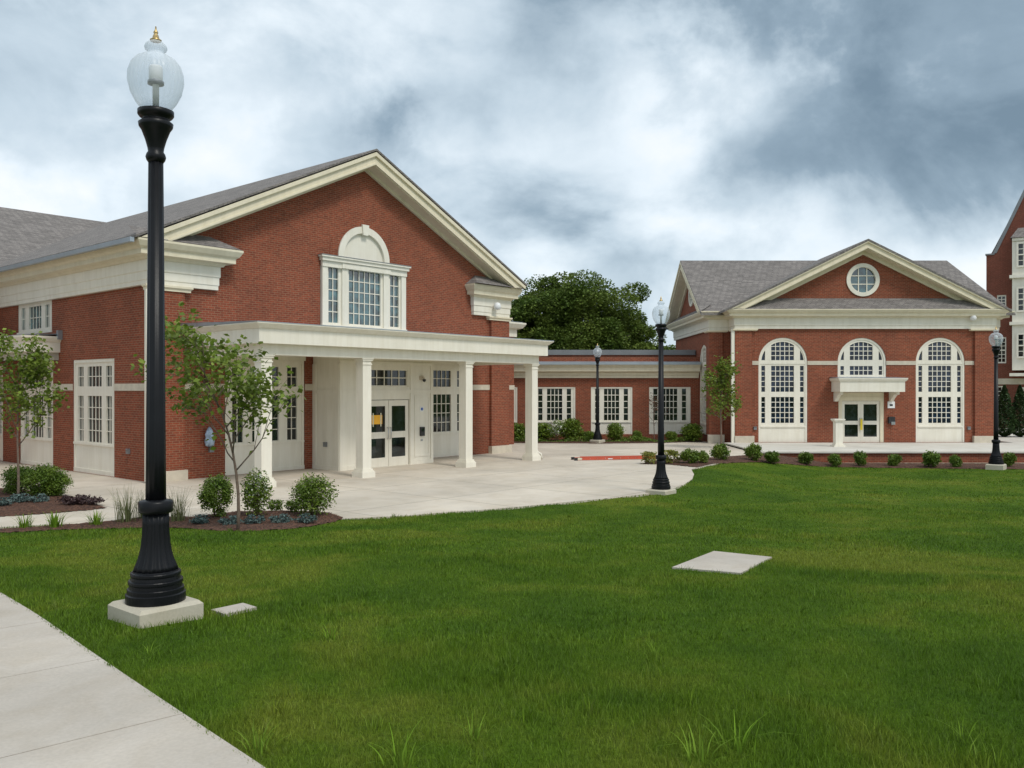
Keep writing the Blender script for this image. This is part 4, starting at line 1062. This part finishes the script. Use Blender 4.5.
# bed B
for i, (nm, px, py, mt, s_, lab) in enumerate([('blue_mound_plant', 20, 504, 'blue_leaf', 1.15, 'blue grey mound plant left of the thin trunk of the left tree'), ('blue_mound_plant', 39, 504, 'blue_leaf', 1.1, 'blue grey mound plant below the round hedge shrub at left'), ('blue_mound_plant', 2, 508, 'blue_leaf', 1.1, 'blue grey mound plant cut by the left picture edge')]):
    o = copy_tree(base_low['blue_leaf']); put(o, px, py, s_, i*1.3); o['label'] = lab
pp_ = make_shrub('purple_plant', .75, .26, 700, .07, 'purple_leaf', 50, 'low dark purple plant in the left bed', 'plant', False, lumps=20, group='low mounded bedding plants'); put(pp_, 76, 506); pp_['label'] = 'dark purple low plant near the middle of the left bed'
o = copy_tree(pp_); put(o, 91, 506, .8, 2); o['label'] = 'dark purple low plant at the right tip of the left bed'
hb1 = make_shrub('round_shrub', 1.05, .80, 9000, .05, 'bright_shrub_leaf', 60, 'rounded bright green shrub in the left bed, right of the thin trunk', lumps=40, spread=.13); put(hb1, 44, 498)
o = copy_tree(hb1); put(o, 20, 495, .9, 1.4); o['label'] = 'rounded bright green shrub in the left bed, behind the thin trunk'
o = copy_tree(hb1); put(o, 56, 497, .72, 2.6); o['label'] = 'smallest rounded bright green shrub, right end of the left bed row'
# reeds and tufts
def make_reeds(name, n, h_, w_, mat, seed, lab, cat, bw=.010, droop=.3):
    rng = np.random.default_rng(seed); V = []; Fc = []
    for i in range(n):
        a = rng.uniform(0, 6.28); r0 = rng.uniform(0, w_*.25); hh = h_*rng.uniform(.5, 1.05); lean = rng.uniform(.1, 1)*droop*hh
        bx, by_ = math.cos(a)*r0, math.sin(a)*r0; ca, sa = math.cos(a+rng.uniform(-.6, .6)), math.sin(a+rng.uniform(-.6, .6))
        k_ = len(V); S_ = 5
        for j in range(S_):
            t_ = j/(S_-1); x = bx+ca*lean*t_*t_; y = by_+sa*lean*t_*t_; z = hh*(t_-.18*t_*t_*t_*lean/hh*2)
            wv_ = bw*(1-t_*.85)
            V += [(x-sa*wv_, y+ca*wv_, z), (x+sa*wv_, y-ca*wv_, z)]
        for j in range(S_-1): Fc.append((k_+2*j, k_+2*j+1, k_+2*j+3, k_+2*j+2))
    o = np_mesh(name, V, Fc, mat); tag(o, lab, cat); return o
def place(o, px, py, s=1, rot=0): return put(o, px, py, s, rot)
rd = make_reeds('ornamental_grass', 90, .80, 1.0, 'reed_leaf', 5, 'wispy pale ornamental grass left of the near lamp post', 'ornamental grass',   .008, .5); place(rd, 127, 524)
rl_ = np.random.default_rng(9); 
o = rd.copy(); COL.objects.link(o); place(o, 178, 523, .95, 2); o['label'] = 'wispy pale ornamental grass right of the near lamp post'
o = rd.copy(); COL.objects.link(o); place(o, 143, 520, .8, 1); o['label'] = 'wispy pale ornamental grass half hidden behind the near lamp post'
for q, (a) in enumerate(()): pass
tf = make_reeds('grass_tuft', 60, .34, .5, 'weed_leaf', 6, 'green grass tuft at the far left end of the mulch strip', 'grass tuft', .012, .8); place(tf, 24, 530)
for px, py, s_, lab in ((55, 529, 1.1, 'green grass tuft second from left on the mulch strip'), (96, 527, 1.0, 'green grass tuft third from left on the mulch strip')):
    o = tf.copy(); COL.objects.link(o); place(o, px, py, s_, px); o['label'] = lab

# yellow clumps & shrubs of the right bed
yl = make_shrub('yellow_plant', .75, .42, 800, .08, 'yellow_leaf', 70, 'yellow green plant left of the mid lamp post', 'plant', False, lumps=20); put(yl, 649, 464)
o = copy_tree(yl); put(o, 672, 464, 1.15, 1.2); o['label'] = 'yellow green plant right of the mid lamp post'
rb = make_shrub('round_shrub', .80, .62, 3500, .08, 'shrub_leaf', 71, '', lumps=15, group='small round shrubs along the lawn edge')
rb2 = make_shrub('round_shrub', .74, .72, 2600, .09, 'bright_shrub_leaf', 72, '', lumps=13, spread=.15, group='small round shrubs along the lawn edge')
rows = [(689, 464.5, 20, 18, 0, 'round green shrub beside the yellow plants, leftmost on the lawn edge'),
 (703, 464, 15, 14, 0, 'round green shrub touching the right of the leftmost lawn edge shrub'),
 (721, 461, 17, 17, 0, 'round green shrub in front of the thin leafy tree by the arched hall'),
 (752, 461, 17, 16, 0, 'round green shrub at the left end of the retaining wall'),
 (773, 464, 17, 15, 1, 'shrub against the retaining wall under the first arched window'),
 (806, 465, 16, 15, 1, 'shrub against the retaining wall right of the first arched window'),
 (835, 467, 14, 14, 1, 'shrub against the retaining wall below the short white post'),
 (861, 467, 14, 16, 1, 'shrub against the retaining wall below the hall doors'),
 (895, 467, 14, 14, 1, 'shrub against the retaining wall right of the hall doors'),
 (931, 468, 19, 19, 1, 'largest shrub against the retaining wall, below the third arched window'),
 (954, 468, 12, 13, 1, 'small sparse shrub against the wall between the largest shrub and the right lamp'),
 (1008, 468, 15, 17, 1, 'shrub right of the footing of the far right lamp')]
used = set()
for px, py, w_, h_, k_, lab in rows:
    src, bw_, bh_ = ((rb, .80, .62), (rb2, .74, .72))[k_]
    o = src if k_ not in used else copy_tree(src); used.add(k_)
    p = at(px, py, gr); s_ = w_*p[1]/F/bw_; o.location = (p[0], p[1], p[2]); q_ = random.uniform(.85, 1.15); o.scale = (s_*q_, s_/q_, h_*p[1]/F/bh_*random.uniform(.85, 1.12)); o.rotation_euler = (random.uniform(-.15, .15), random.uniform(-.15, .15), px); o['label'] = lab
# wing bed shrubs
wsh = make_shrub('leafy_shrub', 1.2, 1.1, 4500, .11, 'shrub_leaf', 80, '', lumps=30, spread=.2, group='shrubs in the bed along the low wing')
rows = [(517, 441, 22, 24, 'dark shrub behind the rightmost porch column, leftmost in the wing bed'),
 (541, 441, 30, 24, 'broad dark shrub under the leftmost visible wing window'),
 (571, 441, 26, 30, 'tall dark shrub at the right side of the leftmost visible wing window'),
 (588, 441, 18, 13, 'low shrub left of the distant lamp'),
 (615, 440, 19, 24, 'shrub with bare lower stems under the wing window right of the distant lamp'),
 (637, 439, 11, 14, 'small shrub between two wing windows, left of the mid lamp'),
 (671, 438.5, 13, 13, 'small round shrub just right of the mid lamp shaft, under the wing window'),
 (692, 439, 24, 23, 'broad dark shrub beside the arched hall corner')]
for i, (px, py, w_, h_, lab) in enumerate(rows):
    o = wsh if i == 0 else copy_tree(wsh)
    D = 43.4; z = .05; s_ = w_*D/F/1.2*.95; o.location = ((px-512)/F*D, D, z); o.scale = (s_, s_, h_*D/F/1.1*.74); o.rotation_euler = (0, 0, i*1.1); o['label'] = lab
wf = make_shrub('flowering_shrub', 1.0, 1.1, 900, .09, 'bright_shrub_leaf', 81, 'pale flowering shrub between two dark shrubs in the wing bed', lumps=26, spread=.2); wf.location = ((556-512)/F*43.2, 43.2, .05)
rng = np.random.default_rng(82); leaf_obj('flowers', clumped(rng, 260, 1.0, 1.1, lumps=26, spread=.2, zmin=.3), .08, 'flower_white', wf, rng, aspect=.8)
rng = np.random.default_rng(83); P = np.stack([rng.uniform(-.8, 9.3, 5200), rng.uniform(42.6, 43.6, 5200), rng.uniform(.05, .32, 5200)], -1)
P = P[inside(P[:, 0], P[:, 1], bedW)]; P[:, 2] *= .6+.4*np.sin(P[:, 0]*2.3)
o = leaf_obj('ground_cover', P, .09, 'bright_shrub_leaf', None, rng); tag(o, kind='stuff')
rng = np.random.default_rng(84)

# trees
def grow(b, rng, p, d, ln, r_, depth, tips, spread=.5, kids=(2, 3), bend=.25):
    pts = [p]; q = p.copy(); dd = d.copy(); n = 4
    for i in range(n):
        dd = (dd+Vector(rng.normal(size=3)*bend*.35)+Vector((0, 0, .06))).normalized(); q = q+dd*ln/n; pts.append(q.copy())
    b.tube(pts, [r_*(1-.45*i/n) for i in range(n+1)], 6 if depth > 1 else 5)
    if depth <= 2: tips += [pts[k_] for k_ in (2, 3, 4)]
    if depth == 0: return
    for i in range(rng.integers(kids[0], kids[1]+1)):
        t_ = pts[rng.integers(2, n+1)]; nd = (dd+Vector(rng.normal(size=3))*spread).normalized()
        grow(b, rng, t_, nd, ln*rng.uniform(.55, .8), r_*.5, depth-1, tips, spread, kids, bend)
def young_tree(name, seed, trunk_h, crown, leaf, nleaf, mat, lab, limbs=8, r0=.034, spreadleaf=.12, cat='tree', lean=(0, 0)):
    """crown = (half width, height) above trunk_h"""
    rng = np.random.default_rng(seed); r_ = empty(name); tag(r_, lab, cat); b = MB(); tips = []
    top = Vector((lean[0], lean[1], trunk_h+crown[1]*.55))
    pts = [Vector((lean[0]*t_**3*.5+.012*math.sin(t_*9), lean[1]*t_*.5, top.z*t_)) for t_ in np.linspace(-.02, 1, 9)]
    b.tube(pts, [r0*(1-.7*i/8) for i in range(9)], 8)
    for i in range(limbs):
        t_ = (trunk_h*.9+(top.z-trunk_h*.9)*(i/limbs)); a = i*2.4+rng.uniform(-.3, .3)
        up = .85+.7*i/limbs
        d = Vector((math.cos(a), math.sin(a), up)).normalized()
        k_ = t_/top.z; p = Vector((lean[0]*k_**3*.5+.012*math.sin(k_*9), lean[1]*k_*.5, t_))
        grow(b, rng, p, d, crown[0]*rng.uniform(.55, .85)*(1-.3*i/limbs), r0*.42, 2, tips, .45)
    b.build('trunk', 'bark', r_)
    T_ = np.array([tuple(t_) for t_ in tips]); k_ = rng.integers(0, len(T_), nleaf)
    P = T_[k_]+rng.normal(size=(nleaf, 3))*spreadleaf
    lim = (np.hypot(P[:, 0], P[:, 1])/(crown[0]*1.15))**2+((P[:, 2]-trunk_h-crown[1]*.5)/(crown[1]*.6))**2
    P = P[lim < 1]; P[:, 0] += lean[0]*.12*np.clip(P[:, 2]-trunk_h, 0, .6)
    leaf_obj('crown', P, leaf, mat, r_, rng, aspect=.8, up=.5)
    return r_
t1 = young_tree('young_tree', 14, 1.2, (1.6, 3.0), .11, 2200, 'maple_leaf', 'young leafy tree in the front bed before the porch', limbs=11, spreadleaf=.11, lean=(-1.5, .1))
put(t1, 238, 531)
t2 = young_tree('young_tree', 15, 1.45, (1.05, 2.9), .10, 2600, 'maple_leaf', 'young leafy tree in the left bed, cut by the left picture edge', limbs=9, spreadleaf=.11)
put(t2, 18, 503)
t3 = young_tree('young_tree', 18, 1.3, (.95, 3.3), .13, 2000, 'maple_leaf', 'thin young tree with sparse green leaves before the corner of the arched hall', limbs=12, spreadleaf=.13, r0=.045)
t3.location = ((721-512)/F*38.5, 38.5, 0)
t4 = young_tree('young_tree', 21, .9, (.75, 2.0), .07, 260, 'red_leaf', 'bare slender sapling with few reddish leaves in the wing bed', limbs=7, r0=.025)
t4.location = ((654-512)/F*43.2, 43.2, .05)

def big_tree(name, loc, half, h_, seed, nl, lab, leaf=.17, lumps=150):
    rng = np.random.default_rng(seed); r_ = empty(name, loc); tag(r_, lab, 'tree'); b = MB()
    b.tube([(0, 0, -.5), (.1, 0, h_*.25), (0, .1, h_*.5), (.1, 0, h_*.8)], [.42, .34, .24, .08], 9)
    d = rng.normal(size=(lumps, 3)); d /= np.linalg.norm(d, axis=1)[:, None]
    rr_ = rng.uniform(.25, 1.0, lumps)**.5
    c = d*rr_[:, None]*np.array([half, half, h_*.42]); c[:, 2] += h_*.56
    for i in range(0, lumps, 5):
        p = Vector(c[i]); q = Vector((0, 0, h_*(.2+.3*rng.random())))
        b.tube([q, (q+p)/2+Vector((0, 0, .3)), p], [.12, .07, .03], 5)
    b.build('trunk', 'bark_dark', r_)
    sz = rng.uniform(.5, 1.05, lumps)*half*.24
    k_ = rng.integers(0, lumps, nl); v_ = rng.normal(size=(nl, 3)); v_ /= np.linalg.norm(v_, axis=1)[:, None]
    P = c[k_]+v_*(sz[k_]*rng.uniform(.3, 1.15, nl)**.5)[:, None]*np.array([1.15, 1.15, .8])
    leaf_obj('crown', P, leaf, 'dark_tree_leaf', r_, rng, up=.6, aspect=.8)
    return r_
big_tree('broadleaf_tree', (4.9, 62, -.4), 5.6, 11.4, 5, 170000, 'large dark round tree behind the low wing')
big_tree('broadleaf_tree', (-.6, 60, -.4), 3.4, 9.3, 6, 60000, 'smaller dark tree behind the wing, next to the gabled hall', lumps=80)
big_tree('broadleaf_tree', (10.6, 66, -.4), 3.0, 7.4, 7, 45000, 'lower dark tree behind the wing, next to the arched hall', lumps=70)

# conifers at right
def conifer(loc, h_, w_, seed, lab):
    rng = np.random.default_rng(seed); n = 6000
    z = rng.uniform(.0, 1, n)**1.3; a = rng.uniform(0, 6.28, n); rad = w_/2*(np.clip(z*8, 0, 1))*(1-z)**.75*rng.uniform(.6, 1.08, n)*(1+.12*np.sin(a*5+z*20))
    P = np.stack([np.cos(a)*rad, np.sin(a)*rad, z*h_], -1); r_ = empty('conifer', loc); tag(r_, lab, 'conifer', 'narrow conifers at the right edge')
    leaf_obj('crown', P, .12, 'conifer_leaf', r_, rng, up=1.0); b = MB(); b.tube([(0, 0, -.5), (0, 0, h_*.8)], [.07, .02], 6); b.build('trunk', 'bark_dark', r_)
for px, h_, w_, lab in ((1004.5, 2.75, 1.35, 'narrow dark conifer just right of the far right lamp'), (1020, 2.75, 1.35, 'narrow dark conifer at the right picture edge')):
    conifer(((px-512)/F*46, 46, .1), h_, w_, int(px), lab)

# ---------------------------------------------------------------- grass
rng = np.random.default_rng(100)
walk_in = [(p[0]+wn.x*.03*(1 if i < 2 else 0), p[1]+wn.y*.03*(1 if i < 2 else 0)) for i, p in enumerate(walk_poly)]
def grass_points(n, y0, y1, xl=None):
    y = rng.uniform(y0, y1, n); hw_ = .64*y+3.2; x = rng.uniform(-1, 1, n)*hw_
    keep = ~inside(x, y, plaza_poly) & ~inside(x, y, walk_in)
    for p in (bedA, bedB, bedR, slabA, slabB): keep &= ~inside(x, y, p)
    c_, s_ = math.cos(LA), math.sin(LA)
    for (lx, ly, _), _s, _l in lamps:
        u = (x-lx)*c_+(y-ly)*s_; v_ = -(x-lx)*s_+(y-ly)*c_; keep &= ~((abs(u) < .31) & (abs(v_) < .31))
    return x[keep], y[keep]
V = []; nb = 0
Fs = []
def blades(n, y0, y1, h_, w_, clump=0):
    global nb
    if clump:
        cx_, cy_ = grass_points(clump, y0, y1); k_ = rng.integers(0, len(cx_), n); x = cx_[k_]+rng.normal(size=n)*.035; y = cy_[k_]+rng.normal(size=n)*.035
        ok_ = ~inside(x, y, walk_in) & ~inside(x, y, plaza_poly); x, y = x[ok_], y[ok_]
    else: x, y = grass_points(n, y0, y1)
    m = len(x); z = H(x, y)-.01
    patch = .75+.5*(.5+.5*np.sin(x*1.7+np.sin(y*1.3)*2))*(.5+.5*np.cos(y*1.1+x*.6))
    hh = h_*rng.uniform(.55, 1.25, m)*patch; a = rng.uniform(0, 2*np.pi, m); ln = rng.uniform(.1, .75, m)*hh; l_a = rng.uniform(0, 2*np.pi, m)
    wv_ = w_*rng.uniform(.7, 1.3, m); dx, dy = np.cos(a)*wv_/2, np.sin(a)*wv_/2; tx, ty = np.cos(l_a)*ln, np.sin(l_a)*ln
    q = np.stack([np.stack([x-dx, y-dy, z], -1), np.stack([x+dx, y+dy, z], -1),
                  np.stack([x+dx*.55+tx*.35, y+dy*.55+ty*.35, z+hh*.62], -1), np.stack([x+tx, y+ty, z+hh], -1), np.stack([x-dx*.55+tx*.35, y-dy*.55+ty*.35, z+hh*.62], -1)], 1)
    i0 = nb+np.arange(m)*5; V.append(q.reshape(-1, 3)); nb += m*5
    Fs.append(np.stack([i0, i0+1, i0+2, i0+4], -1)); Fs.append(np.stack([i0+4, i0+2, i0+3, i0+3], -1))
    return
blades(330000, 3.2, 6.5, .048, .0042)
blades(250000, 6.5, 12, .050, .0075)
blades(145000, 12, 20, .050, .015)
blades(80000, 20, 34, .045, .03)
blades(4200, 3.4, 11, .11, .0075, clump=260)
blades(1600, 11, 20, .09, .012, clump=90)
VV = np.concatenate(V)
quads = np.concatenate([f for f in Fs[0::2]]); tris = np.concatenate([f[:, :3] for f in Fs[1::2]])
me = bpy.data.meshes.new('grass'); me.vertices.add(len(VV)); me.vertices.foreach_set('co', VV.astype(np.float32).ravel())
me.loops.add(len(quads)*4+len(tris)*3); me.loops.foreach_set('vertex_index', np.concatenate([quads.ravel(), tris.ravel()]).astype(np.int32))
me.polygons.add(len(quads)+len(tris))
me.polygons.foreach_set('loop_start', np.concatenate([np.arange(len(quads))*4, len(quads)*4+np.arange(len(tris))*3]).astype(np.int32))
me.update(calc_edges=True)
go = link('grass', me, 'grass_blade'); tag(go, kind='stuff')

# taller weeds in the lawn
wsrc = make_reeds('weed', 18, .26, .3, 'weed_leaf', 90, '', 'weed', .005, .85)
weeds = [(332, 640, 1.1, 'tall weed tuft in the lawn right of the small utility cover'), (645, 560, .9, 'weed tuft in the lawn just left of the concrete slab'),
 (655, 655, .8, 'weed tuft in the centre of the near lawn'), (700, 762, 1.3, 'weed at the bottom picture edge, leftmost of the near right pair'), (738, 752, 1.5, 'weed at the bottom picture edge, right one of the near pair'),
 (400, 768, 1.3, 'arching weed at the bottom picture edge left of centre'), (475, 740, 1.0, 'weed near the bottom picture edge in the middle'),
 (260, 752, 1.1, 'weed tuft beside the sidewalk edge at the bottom'), (150, 655, .7, 'small weed between sidewalk and near lamp footing'), (965, 742, .9, 'weed tuft in the lawn at the lower right')]
for i, (px, py, s_, lab) in enumerate(weeds):
    o = wsrc if i == 0 else wsrc.copy()
    if i: COL.objects.link(o)
    p = at(px, py); o.location = (p[0], p[1], p[2]-.01); o.scale = (s_*.85, s_*.85, s_*.6); o.rotation_euler = (0, 0, i*1.9); tag(o, lab, 'weed', 'taller weeds in the lawn')
